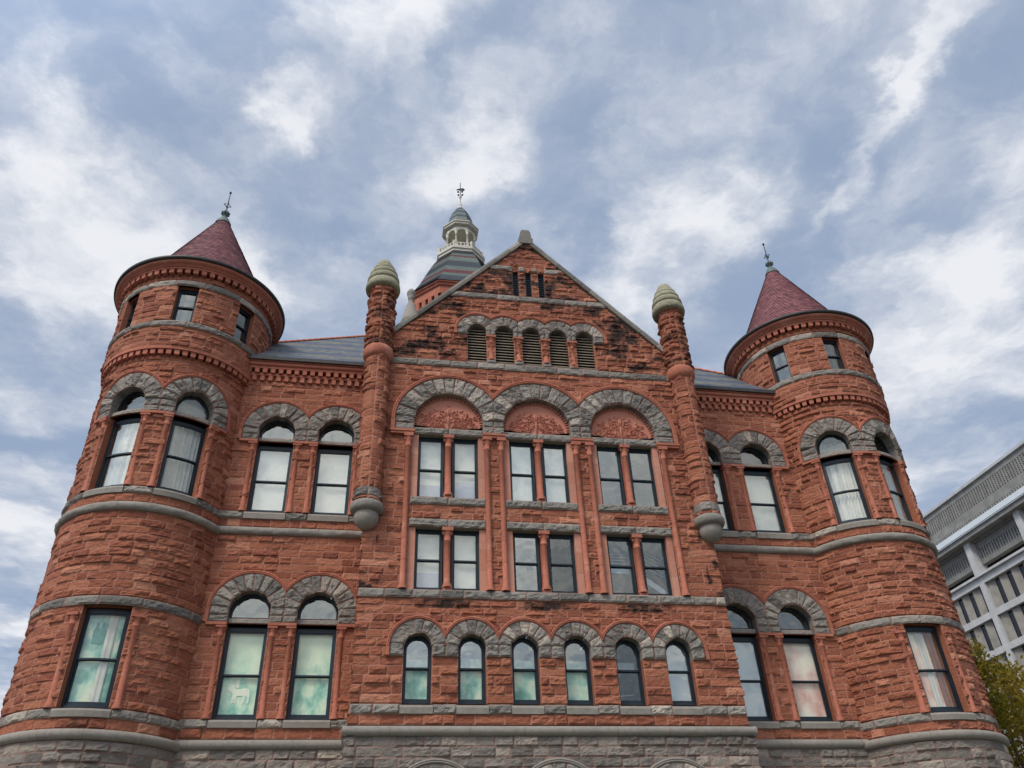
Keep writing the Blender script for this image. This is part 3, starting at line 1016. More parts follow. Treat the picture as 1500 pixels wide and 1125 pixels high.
    if i == 0: sbox(m2, F, c-2.42, c-2.25, 20.0, 20.5, -.05, .17)
    if i == 2: sbox(m2, F, c+2.25, c+2.42, 20.0, 20.5, -.05, .17)
    m2.build('hood_moulding', M_REDS, ar)
# piers: columns and imposts
for u in (-5.45, -2.19, -1.60, 1.60, 2.19, 5.45):
    mb = MB()
    colonnette(mb, F, u, .03, 13.15, 19.83, .112, .55)
    for z in (15.2, 17.4, 14.3):
        lathe(mb, F, u, .03, [(.114, z-.03), (.119, z), (.114, z+.03)], 14)
    mb.build('pier_column', M_REDS, HALL)
for a, b in ((-6.2, -5.24), (-2.34, -1.45), (1.45, 2.34), (5.24, 6.2)):
    mb = MB()
    sbox(mb, F, a, b, 19.80, 19.90, -.3, .17, .6); sbox(mb, F, a-.03, b+.03, 19.902, 19.998, -.3, .21, .7)
    mb.build('impost', M_REDS, HALL)

# paired windows
row2_back = [('blindband', 14.0), ('blind', M_BLIND), ('dark',), ('dark',), ('dark',), ('dark',)]
row2_refl = [.16, .18, .34, .16, .22, .20]
row1_back = [('blindband', 17.75), ('blindband', 17.95), ('blind', M_BLIND), ('blind', M_BLIND), ('dark',), ('dark',)]
row1_refl = [.16, .16, .36, .34, .30, .28]
PAIR = []
for k, c in enumerate(BAY_C):
    for j, (a, b) in enumerate(((c-1.24, c-.17), (c+.17, c+1.24))):
        i = k*2+j
        PAIR.append(dh_window(HALL, F, a, b, 13.2, 15.69, -.30, row2_back[i], row2_refl[i], .5, .075))
        dh_window(HALL, F, a, b, 17.0, 19.9, -.30, row1_back[i], row1_refl[i], .47, .075)


def rails(win, lines, panels):
    # reflections in the panes, built as pale panels and thin rails behind the glass
    mb = MB()
    for (ua_, za_, ub_, zb_) in lines:
        P = F([ua_, ub_, ub_, ua_], [za_, zb_, zb_+.028, za_+.028], -.85)
        mb.add(np.concatenate([P, P+np.array([0, .03, 0])]), [(0, 1, 2, 3), (3, 2, 6, 7), (0, 4, 5, 1)])
    mb.build('reflected_rail', M_CREAM, win)
    for p in panels:
        q = MB(); q.add(F([a for a, b in p], [b for a, b in p], -.9), [tuple(range(len(p)))])
        q.build('reflected_panel', M_PANEL, win)


c = BAY_C[2]
rails(PAIR[4], [(c-1.15, 15.2-k*.13, c-.3, 15.18-k*.13) for k in range(4)]+[(c-.85, 14.75, c-.84, 15.4), (c-.5, 14.75, c-.49, 15.4)], [[(c-1.2, 14.42), (c-.2, 14.40), (c-.2, 14.68), (c-1.2, 14.70)]])
rails(PAIR[5], [(c+.2, 15.5-k*.17, c+1.2, 14.95-k*.17) for k in range(5)], [[(c+.2, 14.20), (c+1.22, 13.48), (c+1.22, 13.75), (c+.2, 14.48)]])
c = WIN_C[5]
rails(arc_win[5], [(c-.45, 11.1-k*.13, c+.45, 10.65-k*.13) for k in range(4)], [[(c-.45, 10.2), (c+.1, 9.8), (c+.1, 9.6), (c+.25, 9.6), (c+.25, 9.95), (c-.45, 10.45)]])
c = WIN_C[4]
rails(arc_win[4], [(c-.1, 9.5, c-.09, 9.95), (c-.3, 9.62, c+.3, 9.68)], [[(c-.45, 10.62), (c+.45, 10.60), (c+.45, 10.86), (c-.45, 10.88)], [(c-.4, 9.35), (c+.3, 9.35), (c+.3, 9.45), (c-.4, 9.45)]])

# gable louvres
for i, c in enumerate(LOUV_C):
    hl = .635 if i > 0 else 3; hr = .635 if i < 4 else 3
    mb = MB()
    varch(mb, F, c, 25.57, .43, .93, (hl, hr), .09, 6, 400+i, .35, a0=.15)
    for sg, hh in ((-1, hl), (1, hr)):
        w = min(hh, .93)
        a, b = sorted((c+sg*.43, c+sg*(w-.004)))
        sbox(mb, F, a, b, 25.37, 25.57+.16, -.35, .10, .4, rough=.07, seed=410+i*2+sg)
    ar = mb.build('arch', M_GREY, HALL)
    m2 = MB(); marc(m2, F, c, 25.57, .93, 1.06, (hl, hr), -.05, .16)
    if i == 0: sbox(m2, F, c-1.06, c-.93, 25.37, 25.57, -.05, .145)
    if i == 4: sbox(m2, F, c+.93, c+1.06, 25.37, 25.57, -.05, .145)
    m2.build('hood_moulding', M_REDS, ar)
    mb = MB()
    n = 13
    for k in range(n):
        z = 23.86+k*(2.05/n)
        hw = .47 if z < 25.5 else math.sqrt(max(.02, .47**2-(z-25.5)**2))
        P = np.concatenate([F([c-hw, c+hw], z, -.14), F([c-hw, c+hw], z+.036, -.14), F([c-hw, c+hw], z+.075, -.24), F([c-hw, c+hw], z+.05, -.24)])
        mb.add(P, [(0, 1, 3, 2), (2, 3, 5, 4), (4, 5, 7, 6), (6, 7, 1, 0)])
    lv = mb.build('louvre_window', M_LOUVRE, HALL)
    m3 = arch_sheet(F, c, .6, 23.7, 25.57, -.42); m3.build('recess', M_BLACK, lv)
    mb = MB(); sbox(mb, F, c-.44, c+.44, 23.79, 23.86, -.4, .03, .5, rough=.03, seed=430+i)
    mb.build('window_sill', M_GREY, HALL)
mb = MB()
for q in (LOUV_C[0]-.43, LOUV_C[-1]+.43):
    mb.add(F([q]*4, [23.79, 25.4, 25.4, 23.79], [0, 0, -.4, -.4]), [(0, 1, 2, 3)], .3)
mb.build('louvre_jamb', M_REDS, HALL)
for c in (-1.905, -.635, .635, 1.905):
    mb = MB()
    sbox(mb, F, c-.2, c+.2, 23.79, 24.0, -.4, .08, .5, rough=.04, seed=int(c*100) % 77)
    mb.build('column_base', M_GREY, HALL)
    mb = MB()
    sbox(mb, F, c-.16, c+.16, 24.0, 25.37, -.4, -.16, .4)
    colonnette(mb, F, c, -.08, 24.0, 25.37, .135, .34)
    mb.build('louvre_column', M_REDS, HALL)
for c, w in SLIT:
    mb = MB()
    for k in range(15):
        z = 28.04+k*.115
        P = np.concatenate([F([c-w, c+w], z, -.12), F([c-w, c+w], z+.03, -.12), F([c-w, c+w], z+.09, -.22), F([c-w, c+w], z+.06, -.22)])
        mb.add(P, [(0, 1, 3, 2), (2, 3, 5, 4), (4, 5, 7, 6), (6, 7, 1, 0)])
    lv = mb.build('louvre_window', M_FRAME, HALL)
    f = MB(); arch_frame(f, F, c, w+.005, 28.0, 29.72, .035, -.2, -.05); f.build('frame', M_FRAME, lv)
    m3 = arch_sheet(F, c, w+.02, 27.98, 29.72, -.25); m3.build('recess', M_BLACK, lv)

# gable coping and apex stone
for sg in (-1, 1):
    mb = MB()
    rs = np.random.RandomState(500+sg)
    L = 6.75; n = 9
    tx, tz = sg/math.sqrt(1+1.033**2), -1.033/math.sqrt(1+1.033**2)
    nx, nz_ = -tz*sg*sg, tx*sg
    nx, nz_ = sg*1.033/math.sqrt(1+1.033**2), 1/math.sqrt(1+1.033**2)
    tot = L*math.sqrt(1+1.033**2)
    ss = np.linspace(0, tot, n+1)
    for q in range(n):
        a, b = ss[q]+.004, ss[q+1]-.004
        m_ = max(3, int((b-a)/.1))
        s_ = np.linspace(a, b, m_+1)
        w0, w1 = -.03, .20
        rows = []
        jit = .02*(fbm(s_*5, s_*0+q, 9)-.5)
        for (w, d) in ((w0, -.3), (w0, .12), ((w0+w1)/2, .15), (w1, .13), (w1+.02, -.6), (w0, -.6)):
            uu = sg*.02+tx*s_+nx*w; zz = 31.66+tz*s_+nz_*w
            rows.append(F(uu, zz, d+jit*(1 if d > 0 else 0)))
        P = np.array(rows)
        mb.add(P, grid_faces(len(rows), m_+1), rs.rand(), 1, 0)
        mb.add(P[:, 0], [tuple(range(len(rows)))], .4); mb.add(P[:, -1], [tuple(range(len(rows)))], .4)
    mb.build('coping', M_GREY, HALL)
mb = MB()
prof = [(-.36, 31.5), (-.37, 31.82), (-.29, 31.9), (-.27, 32.25), (-.17, 32.42), (.17, 32.42), (.27, 32.25), (.29, 31.9), (.37, 31.82), (.36, 31.5)]
fr = F([p[0] for p in prof], [p[1] for p in prof], .17); bk = F([p[0] for p in prof], [p[1] for p in prof], -.5)
mb.add(np.concatenate([fr, bk]), [tuple(range(10)), tuple(range(19, 9, -1))]+[(i, (i+1) % 10, 10+(i+1) % 10, 10+i) for i in range(10)], .35)
mb.build('apex_stone', M_GREY, HALL)

# --- pinnacle turrets at the corners of the bay
for sg in (-1, 1):
    px, py = sg*6.93, -.11
    mb = MB()
    C = Cyl(px, py, .50)
    full = 2*PI*.50
    ashlar(mb, C, 0, full, courses([17.02, 23.55], .33), du=.07, seed=600+sg, lens=(.45, .95), fold=False, amp=.9, flat=.35)
    C2 = Cyl(px, py, .545)
    def st_p(U, Z): return np.clip((vnoise(U*1.6, Z*1.2, 31)-.42)/.25, 0, 1)*.75
    ashlar(mb, C2, 0, 2*PI*.545, courses([24.0, 27.45], .31), du=.06, seed=610+sg, lens=(.5, .95), fold=False, amp=1.6, flat=.05, stainf=st_p)
    mb2 = MB(); ashlar(mb2, C, 0, full, [16.50, 16.64], du=.07, seed=620+sg, fold=False)
    pin = mb.build('pinnacle', M_RED, HALL)
    mb2.build('course', M_RED, pin)
    mb = MB(); lathe_xy(mb, px, py, [(.50, 23.42), (.58, 23.47), (.645, 23.6), (.66, 23.75), (.645, 23.9), (.58, 24.03), (.45, 24.1)], 32)
    mb.build('roll_moulding', M_REDS, pin)
    mb = MB(); ashlar(mb, Cyl(px, py, .51), 0, 2*PI*.51, [16.63, 17.02], du=.06, seed=630+sg, fold=False, amp=1.0)
    mb.build('granite_band', M_GREY, pin)
    mb = MB(); lathe_xy(mb, px, py, [(.40, 16.06), (.58, 16.1), (.635, 16.2), (.64, 16.32), (.60, 16.45), (.48, 16.52)], 32)
    mb.build('collar', M_GREY, pin)
    mb = MB(); lathe_xy(mb, px, py, [(.47*math.cos(a), 15.92-.50*math.sin(a)) for a in np.linspace(PI/2, -.35, 12)], 32)
    mb.build('corbel_ball', M_GREYS, pin)
    mb = MB()
    prof = [(.40, 27.36)]
    for z0, r0, z1 in ((27.42, .80, 27.92), (27.92, .745, 28.28), (28.28, .66, 28.6), (28.6, .55, 28.87), (28.87, .42, 29.1)):
        h = z1-z0
        prof += [(r0*.84, z0-.01), (r0*.965, z0+.03*h), (r0, z0+.3*h), (r0*.985, z0+.6*h), (r0*.91, z0+.92*h), (r0*.80, z1-.01)]
    prof += [(.33, 29.12), (.28, 29.3), (.17, 29.40), (0.0, 29.43)]
    lathe_xy(mb, px, py, prof, 40)
    mb.build('beehive_cap', M_BUFF, pin)

# --- wings either side of the bay
YS = 2.316
WG = Plane(YS)
WING_C = [8.50, 11.03]


def wing(sg):
    cs = sorted(sg*c for c in WING_C)
    ua, ub = sorted((sg*6.95, sg*13.6))
    hs = [(c-.76, c+.76, 9.15, 12.58) for c in cs]+[(c-.76, c+.76, 17.18, 20.56) for c in cs]
    def cutw(u, z):
        k = np.zeros_like(u, bool)
        for c in cs:
            for zc_ in (13.05, 21.03):
                k |= ((u-c)**2+(z-zc_)**2 < 1.1**2) & (z > zc_-.5)
                k |= (np.abs(u-c) < 1.1) & (z > zc_-.47) & (z < zc_)
        return k
    def stw(UU, Z):
        s = np.zeros_like(UU)
        for zb_ in (8.85, 16.15, 16.85, 23.7):
            t_ = np.clip((zb_-Z)/.7, 0, 1)
            s = np.maximum(s, (Z < zb_)*(1-t_)*(t_ < 1)*np.clip((fbm(UU*2.3+zb_, Z*.25, 7, 3)-.46)/.2, 0, 1)*.75)
        return s
    mb = MB()
    ashlar(mb, WG, ua, ub, courses([8.5, 8.85, 9.15, 12.58, 16.15, 16.5, 16.85, 17.18, 20.56, 23.7, 24.1], .295), holes=hs, cut=cutw, seed=700+sg, fold=False, stainf=stw, flat=.6, amp=.85, quiet=[(8.85, 9.15), (16.15, 16.5), (16.85, 17.18)])
    for h in hs: reveal(mb, WG, h, 0, -.55, .35)
    mb.build('wall', M_RED, HALL)
    mb = MB(); ashlar(mb, WG, ua, ub, courses([4.1, 8.15], .33), seed=710+sg, d0=.06, fold=False, lens=(.5, 1.0), flat=.3)
    ashlar(mb, WG, ua, ub, courses([0, 4.1], .45), du=.2, dz=.2, seed=712+sg, d0=.1, fold=False)
    mb.build('granite_base', M_GREYB, HALL)
    mb = MB(); torus_belt(mb, WG, ua, ub, 8.30, .165, .06, 7+sg); mb.build('roll_moulding', M_GREYS, HALL); mb = MB(); torus_belt(mb, WG, ua, ub, 16.325, .165, .03, 8+sg, sq=.8, rough=.05)
    mb.build('roll_moulding', M_GREYS, HALL)
    for za, zb, s0 in ((8.85, 9.15, 720), (16.85, 17.18, 730)):
        mb = MB()
        xs = [ua]+[q for c in cs for q in (c-.82, c+.82)]+[ub]
        for i in range(0, len(xs), 2):
            mb = MB(); belt(mb, WG, xs[i], xs[i+1], za, zb, .05, s0+i+sg, (.6, 1.1), .08)
            mb.build('belt_course', M_GREY, HALL)
        for c in cs:
            mb = MB(); prof = [(za, -.1), (za+.01, .08), (zb-.1, .10), (zb-.03, .06), (zb+.10, -.42)]
            P = np.array([WG(np.array([c-.82, c+.82]), z, d) for z, d in prof]); mb.add(P, grid_faces(5, 2), .65)
            for col in (0, 1): mb.add(P[:, col], [(0, 1, 2, 3, 4)], .6)
            mb.build('window_sill', M_GREYS, HALL)
    for zc_, zi, zb_ in ((13.05, 12.58, 9.15), (21.03, 20.56, 17.18)):
        for i, c in enumerate(cs):
            hl, hr = (3, 1.265) if i == 0 else (1.265, 3)
            mb = MB()
            varch(mb, WG, c, zc_, .76, 1.45, (hl, hr), .09, 10, 740+i+int(zc_)+sg*3, .45, a0=.12, rough=.075)
            for s2, hh in ((-1, hl), (1, hr)):
                w = min(hh, 1.45)
                a, b = sorted((c+s2*.76, c+s2*(w-.004)))
                zt = zc_+.1
                zmid = (zi+zt)/2
                sbox(mb, WG, a, b, zi, zmid-.003, -.45, .10, .35, rough=.07, seed=750+i*2+s2)
                sbox(mb, WG, a, b, zmid+.003, zt+.06, -.45, .10, .6, rough=.07, seed=755+i*2+s2)
            ar = mb.build('arch', M_GREY, HALL)
            m2 = MB(); marc(m2, WG, c, zc_, 1.45, 1.59, (hl, hr), -.05, .16)
            s2 = -1 if i == 0 else 1
            a, b = sorted((c+s2*1.45, c+s2*1.59)); sbox(m2, WG, a, b, zi, zc_, -.05, .145)
            m2.build('hood_moulding', M_REDS, ar)
            mb = MB(); sbox(mb, WG, c-.76, c+.76, zi, zi+.22, -.45, -.10, .7, rough=.03, seed=760+i)
            mb.build('transom_stone', M_GREY, HALL)
        # flanking colonnettes and imposts
        for c in cs:
            for s2 in (-1, 1):
                u = c+s2*.93
                mb = MB(); colonnette(mb, WG, u, -.03, zb_, zi-.10, .108, .36)
                mb.build('window_column', M_REDS, HALL)
        m = (cs[0]+cs[1])/2
        for a, b in ((cs[0]-1.5, cs[0]-.745), (m-.52, m+.52), (cs[1]+.745, cs[1]+1.5)):
            mb = MB(); sbox(mb, WG, a, b, zi-.11, zi-.003, -.4, .16, .6); mb.build('impost', M_REDS, HALL)
    # corbelled cornice
    mb = MB()
    sbox(mb, WG, ua, ub, 23.94, 24.08, -.2, .13, .5); sbox(mb, WG, ua, ub, 24.26, 24.38, -.2, .25, .5)
    n = int((ub-ua)/.335)
    for k in range(n):
        u = ua+(k+.5)*(ub-ua)/n
        sbox(mb, WG, u-.095, u+.095, 23.68, 23.94, -.1, .12, .45)
        sbox(mb, WG, u-.095+.08, u+.095+.08, 24.03, 24.26, -.1, .24, .45)
    torus_belt(mb, WG, ua, ub, 24.47, .10, .25, 2)
    sbox(mb, WG, ua, ub, 24.56, 24.62, -.2, .36, .5)
    mb.build('cornice', M_REDS, HALL)
    mb = MB(); sbox(mb, WG, ua, ub, 24.62, 24.80, -.2, .46, .5, step=.8)
    for k in range(5):
        u = ua+(k+.5)*(ub-ua)/5; sbox(mb, WG, u-.02, u+.02, 24.61, 24.81, .45, .47)
    mb.build('gutter', M_GUTTER, HALL)
    # windows
    if sg < 0:
        low = [('mural', M_PALE[0]), ('mural', M_PALE[1])]; lr = [.06, .06]
        upb = [('blind', M_BLIND), ('blind', M_BLIND)]; ur = [.22, .22]
    else:
        low = [('blind', M_BLIND), ('mural', M_PINKM[0])]; lr = [.44, .07]
        upb = [('blind', M_BLIND), ('blind', M_BLIND)]; ur = [.30, .30]
    outw = []
    for i, c in enumerate(cs):
        outw.append(dh_window(HALL, WG, c-.76, c+.76, 9.2, 12.50, -.30, low[i], lr[i], .47, .10))
        dh_window(HALL, WG, c-.76, c+.76, 17.25, 20.46, -.30, upb[i], ur[i], .47, .10)
        lunette(HALL, WG, c, .76, 12.80, 13.05, -.30, .24, M_BLACK)
        lunette(HALL, WG, c, .76, 20.78, 21.03, -.30, .22, M_BLACK)
    return outw


wl = wing(-1)
wr = wing(1)

# printed figures on the murals behind the lower left windows
def figure(parent, S, pts, d, material, name='printed_figure'):
    mb = MB()
    us = np.array([p[0] for p in pts]); zs_ = np.array([p[1] for p in pts])
    mb.add(S(us, zs_, np.full(len(us), d)), [tuple(range(len(us)))])
    return mb.build(name, material, parent)
c = -11.03
dog = [(-.42, 10.34), (-.30, 10.42), (-.26, 10.36), (-.16, 10.30), (.22, 10.33), (.30, 10.26), (.33, 10.05), (.31, 9.80), (.27, 9.80), (.26, 10.0), (.18, 10.08), (.14, 9.80), (.09, 9.80), (.10, 10.06), (-.12, 10.05), (-.14, 9.80), (-.19, 9.80), (-.19, 10.02), (-.24, 9.80), (-.29, 9.80), (-.27, 10.12), (-.34, 10.20), (-.44, 10.22), (-.46, 10.28)]
figure(wl[0], WG, [(c+.06+a, z) for a, z in dog], -.425, M_FIG)
figure(wl[0], WG, [(c-.16, 10.36), (c-.02, 10.33), (c-.03, 10.62), (c-.06, 10.70), (c-.12, 10.70), (c-.15, 10.6)], -.428, M_FIG)


# --- round corner turrets
TX, TY, TR = 15.667, 3.59, 3.16


def turret(sg):
    x = sg*TX
    S = Cyl(x, TY, TR)
    S2 = Cyl(x, TY, 3.40)
    D_ = lambda a: S.u(sg*a)
    a_in, a_out = (78, -215)            # towards the wing, towards the far side
    def span(SS): return sorted((SS.u(-sg*a_in), SS.u(-sg*a_out)))
    ua, ub = span(S)
    A0 = -2.75*sg*-1                     # pair axis leans towards the bay
    A0 = 2.75 if sg < 0 else -2.75
    def U(a): return S.u(a)
    up = [A0-24.5, A0+24.5]; hwu = U(13.8)
    low = A0*.9; hwl = U(14.6)
    hs = [(U(low)-hwl, U(low)+hwl, 9.05, 12.48)]+[(U(a)-hwu, U(a)+hwu, 17.13, 20.5) for a in up]
    half = U(24.5)
    def cutt(u, z):
        k = np.zeros_like(u, bool)
        for a in up:
            c = U(a)
            k |= ((u-c)**2+(z-21.0)**2 < 1.1**2) & (z > 20.6)
            k |= (np.abs(u-c) < 1.1) & (z > 20.5) & (z < 21.0)
        return k
    def stt(UU, Z):
        s = np.zeros_like(UU)
        s = np.maximum(s, ((Z < 8.72) & (Z > 8.4))*np.clip(1-np.abs(UU-U(low))/1.0, 0, 1)**.5*.8)
        for zb_ in (12.48, 16.1, 16.82, 23.4):
            t_ = np.clip((zb_-Z)/.7, 0, 1)
            s = np.maximum(s, (Z < zb_)*(1-t_)*(t_ < 1)*np.clip((fbm(UU*2.1+zb_, Z*.25, 17, 3)-.46)/.2, 0, 1)*.75)
        return s
    mb = MB()
    ashlar(mb, S, ua, ub, courses([8.4, 8.75, 9.05, 12.48, 12.8, 16.1, 16.45, 16.82, 17.13, 20.5, 23.4], .295), holes=hs, cut=cutt, seed=800+sg, fold=False, stainf=stt, flat=.38 if sg < 0 else .18, amp=1.0 if sg < 0 else 1.1, quiet=[(8.75, 9.05), (12.48, 12.8), (16.1, 16.45), (16.82, 17.13)])
    for h in hs: reveal(mb, S, h, 0, -.55, .35)
    u2a, u2b = sorted((S2.u(-sg*140), S2.u(sg*215)))
    dh_ = [A0-47.5, A0, A0+47.5]
    dhw = S2.u(7.7)
    hs2 = [(S2.u(a)-dhw, S2.u(a)+dhw, 25.1, 27.13) for a in dh_]
    ashlar(mb, S2, u2a, u2b, courses([23.75, 24.8, 25.1, 27.13, 27.45, 27.8], .295), holes=hs2, seed=810+sg, fold=False, flat=.45, quiet=[(24.8, 25.1), (27.13, 27.45)])
    for h in hs2: reveal(mb, S2, h, 0, -.4, .4)
    mb.build('turret_wall', M_RED, HALL)
    mb = MB(); ashlar(mb, S, ua, ub, courses([4.1, 8.05], .33), seed=820+sg, d0=.08, fold=False, lens=(.5, 1.0), flat=.3)
    ashlar(mb, S, ua, ub, courses([0, 4.1], .45), du=.2, dz=.2, seed=822+sg, d0=.12, fold=False)
    mb.build('granite_base', M_GREYB, HALL)
    mb = MB(); torus_belt(mb, S, ua, ub, 8.225, .165, .09, 9+sg); mb.build('roll_moulding', M_GREYS, HALL); mb = MB(); torus_belt(mb, S, ua, ub, 16.28, .17, .04, 10+sg, sq=.8, rough=.05)
    mb.build('roll_moulding', M_GREYS, HALL)
    # belts
    def sill(SS, cu, hw, za, zb):
        mb = MB(); us = np.linspace(cu-hw, cu+hw, 13)
        prof = [(za, -.1), (za+.01, .08), (zb-.1, .10), (zb-.03, .06), (zb+.10, -.42)]
        P = np.array([SS(us, z, d) for z, d in prof]); mb.add(P, grid_faces(5, 13), .65)
        for col in (0, 12): mb.add(P[:, col], [(0, 1, 2, 3, 4)], .6)
        mb.build('window_sill', M_GREYS, HALL)
    mb = MB(); belt(mb, S, ua, U(low)-hwl-.08, 8.75, 9.05, .05, 830+sg, (.7, 1.2)); mb.build('belt_course', M_GREY, HALL); mb = MB(); belt(mb, S, U(low)+hwl+.08, ub, 8.75, 9.05, .05, 832+sg, (.7, 1.2)); mb.build('belt_course', M_GREY, HALL)
    sill(S, U(low), hwl+.08, 8.75, 9.05)
    mb = MB()
    xs = [ua]+[q for a in up for q in (U(a)-hwu-.06, U(a)+hwu+.06)]+[ub]
    for i in range(0, 6, 2):
        mb = MB(); belt(mb, S, xs[i], xs[i+1], 16.82, 17.13, .05, 840+i+sg, (.7, 1.2), .08)
        mb.build('belt_course', M_GREY, HALL)
    for a in up: sill(S, U(a), hwu+.06, 16.82, 17.13)
    mb = MB(); belt(mb, S, ua, ub, 12.48, 12.80, .06, 850+sg, (1.0, 1.9)); mb.build('belt_course', M_GREY, HALL)
    mb = MB(); belt(mb, S2, u2a, u2b, 24.80, 25.10, .05, 852+sg, (.9, 1.5)); mb.build('belt_course', M_GREY, HALL)
    mb = MB(); belt(mb, S2, u2a, u2b, 27.13, 27.45, .05, 854+sg, (.9, 1.6)); mb.build('belt_course', M_GREY, HALL)
    # upper arches
    for i, a in enumerate(up):
        c = U(a)
        hl, hr = (3, half) if i == 0 else (half, 3)
        mb = MB()
        varch(mb, S, c, 21.0, hwu, 1.45, (hl, hr), .10, 10, 860+i+sg*5, .45, a0=.12, rough=.085)
        for s2, hh in ((-1, hl), (1, hr)):
            w = min(hh, 1.45)
            p, q = sorted((c+s2*hwu, c+s2*(w-.004)))
            sbox(mb, S, p, q, 20.5, 20.78, -.45, .11, .5, rough=.07, seed=866+i*2+s2)
            sbox(mb, S, p, q, 20.785, 21.13, -.45, .10, .3, rough=.07, seed=869+i*2+s2)
        ar = mb.build('arch', M_GREY, HALL)
        m2 = MB(); marc(m2, S, c, 21.0, 1.45, 1.58, (hl, hr), -.05, .17)
        s2 = -1 if i == 0 else 1
        p, q = sorted((c+s2*1.45, c+s2*1.58)); sbox(m2, S, p, q, 20.5, 21.0, -.05, .155)
        m2.build('hood_moulding', M_REDS, ar)
        mb = MB(); sbox(mb, S, c-hwu, c+hwu, 20.5, 20.74, -.45, -.08, .7, rough=.03, seed=871+i); mb.build('transom_stone', M_GREY, HALL)
        for s2 in (-1, 1):
            mb = MB(); colonnette(mb, S, c+s2*(hwu+.17), -.03, 17.13, 20.4, .11, .36); mb.build('window_column', M_REDS, HALL)
    for p, q in ((U(up[0])-1.5, U(up[0])-hwu+.02), (U(up[0])+hwu-.02, U(up[1])-hwu+.02), (U(up[1])+hwu-.02, U(up[1])+1.5)):
        mb = MB(); sbox(mb, S, p, q, 20.39, 20.497, -.4, .16, .6); mb.build('impost', M_REDS, HALL)
    for s2 in (-1, 1):
        mb = MB(); colonnette(mb, S, U(low)+s2*(hwl+.24), -.03, 9.05, 12.2, .115, .36); mb.build('window_column', M_REDS, HALL)
    # dentil band carrying the drum, cornice, gutter
    mb = MB(); mc = MB()
    nd = 64
    for k in range(nd):
        a = 360*k/nd
        if -a_in < ((sg*a+180) % 360)-180 < 360:
            pass
        u = S.u(a-180)
        if ua <= u <= ub or ua <= u-2*PI*TR <= ub or ua <= u+2*PI*TR <= ub: sbox(mc, S, u-.095, u+.095, 23.36, 23.62, -.1, .20, .45)
        u3 = S2.u(a-180)
        sbox(mb, S2, u3-.10, u3+.10, 27.76, 28.02, -.1, .22, .45)
    sbox(mc, S, ua, ub, 23.60, 23.76, -.2, .245, .5)
    mc.build('dentil_band', M_REDS, HALL)
    sbox(mb, S2, u2a, u2b, 27.99, 28.08, -.2, .24, .5)
    mb.build('cornice', M_REDS, HALL)
    mb = MB(); lathe_xy(mb, x, TY, [(3.4, 28.07), (3.66, 28.075), (3.70, 28.10), (3.71, 28.16), (3.76, 28.18), (3.84, 28.24), (3.88, 28.31), (3.86, 28.342), (3.5, 28.345)], 96)
    mb.build('cornice_moulding', M_REDS, HALL)
    mb = MB(); lathe_xy(mb, x, TY, [(3.80, 28.345), (3.93, 28.35), (3.97, 28.38), (3.98, 28.48), (3.93, 28.52), (3.1, 28.60)], 96)
    mb.build('gutter', M_GUTTER, HALL)
    # conical roof in stepped shingle courses
    mb = MB()
    rs = np.random.RandomState(900+sg)
    n, rows = 110, 40
    z0, z1, r0, r1 = 28.56, 34.72, 3.22, .30
    for k in range(rows):
        f0, f1 = k/rows, (k+1)/rows
        ra, rb = r0+(r1-r0)*f0, r0+(r1-r0)*f1
        za, zb = z0+(z1-z0)*f0, z0+(z1-z0)*f1
        m_ = max(14, int(n*ra/r0))
        A = np.linspace(0, 2*PI, m_+1)+rs.rand()
        jit = .010*rs.rand(m_+1); jit[-1] = jit[0]
        lo = np.stack([x+(ra+.035+jit)*np.cos(A), TY+(ra+.035+jit)*np.sin(A), np.full(m_+1, za)-.012+.012*rs.rand()], -1)
        hi = np.stack([x+(rb+.005)*np.cos(A), TY+(rb+.005)*np.sin(A), np.full(m_+1, zb+.01)], -1)
        ba = np.stack([x+(ra-.02)*np.cos(A), TY+(ra-.02)*np.sin(A), np.full(m_+1, za)], -1)
        mb.add(np.concatenate([lo, hi, ba]), [(i, i+1, m_+2+i, m_+1+i) for i in range(m_)]+[(2*m_+2+i, 2*m_+3+i, i+1, i) for i in range(m_)], np.concatenate([np.clip(rs.normal(.5, .25, m_), 0, 1)]*2), 1, 0)
    roof = mb.build('turret_roof', M_CONE, HALL)
    mb = MB(); lathe_xy(mb, x, TY, [(.42, 34.60), (.42, 34.68), (.36, 34.72), (.34, 34.86), (.28, 34.90), (.26, 35.02), (.13, 35.12), (.09, 35.30), (.16, 35.36), (.20, 35.44), (.19, 35.55), (.12, 35.62), (.06, 35.70), (.05, 35.82)], 20)
    for k in range(8):
        a = k*PI/4
        lathe_xy(mb, x+.19*math.cos(a), TY+.19*math.sin(a), [(0, 35.40), (.05, 35.44), (.06, 35.50), (.04, 35.56), (0, 35.58)], 8)
    mb.build('roof_cap', M_COPPER, roof)
    mb = MB(); lathe_xy(mb, x, TY, [(.035, 35.8), (.03, 36.2), (.022, 37.1), (.022, 37.12)], 8)
    lathe_xy(mb, x, TY, [(0, 37.06), (.05, 37.10), (.065, 37.16), (.05, 37.22), (0, 37.25)], 10)
    for k in range(4):
        a = k*PI/2+.5
        pts = [(x+(.03+.17*math.sin(t*PI*.9))*math.cos(a), TY+(.03+.17*math.sin(t*PI*.9))*math.sin(a), 36.0+.28*t+.05*math.sin(t*6)) for t in np.linspace(0, 1, 12)]
        for p, q in zip(pts[:-1], pts[1:]):
            P = np.array([p, q]); o_ = np.array([0, 0, .018]); s_ = np.array([-math.sin(a)*.015, math.cos(a)*.015, 0])
            mb.add(np.concatenate([P-o_-s_, P+o_-s_, P+o_+s_, P-o_+s_]), [(0, 1, 3, 2), (2, 3, 5, 4), (4, 5, 7, 6), (6, 7, 1, 0)])
    mb.build('finial', M_IRON, roof)
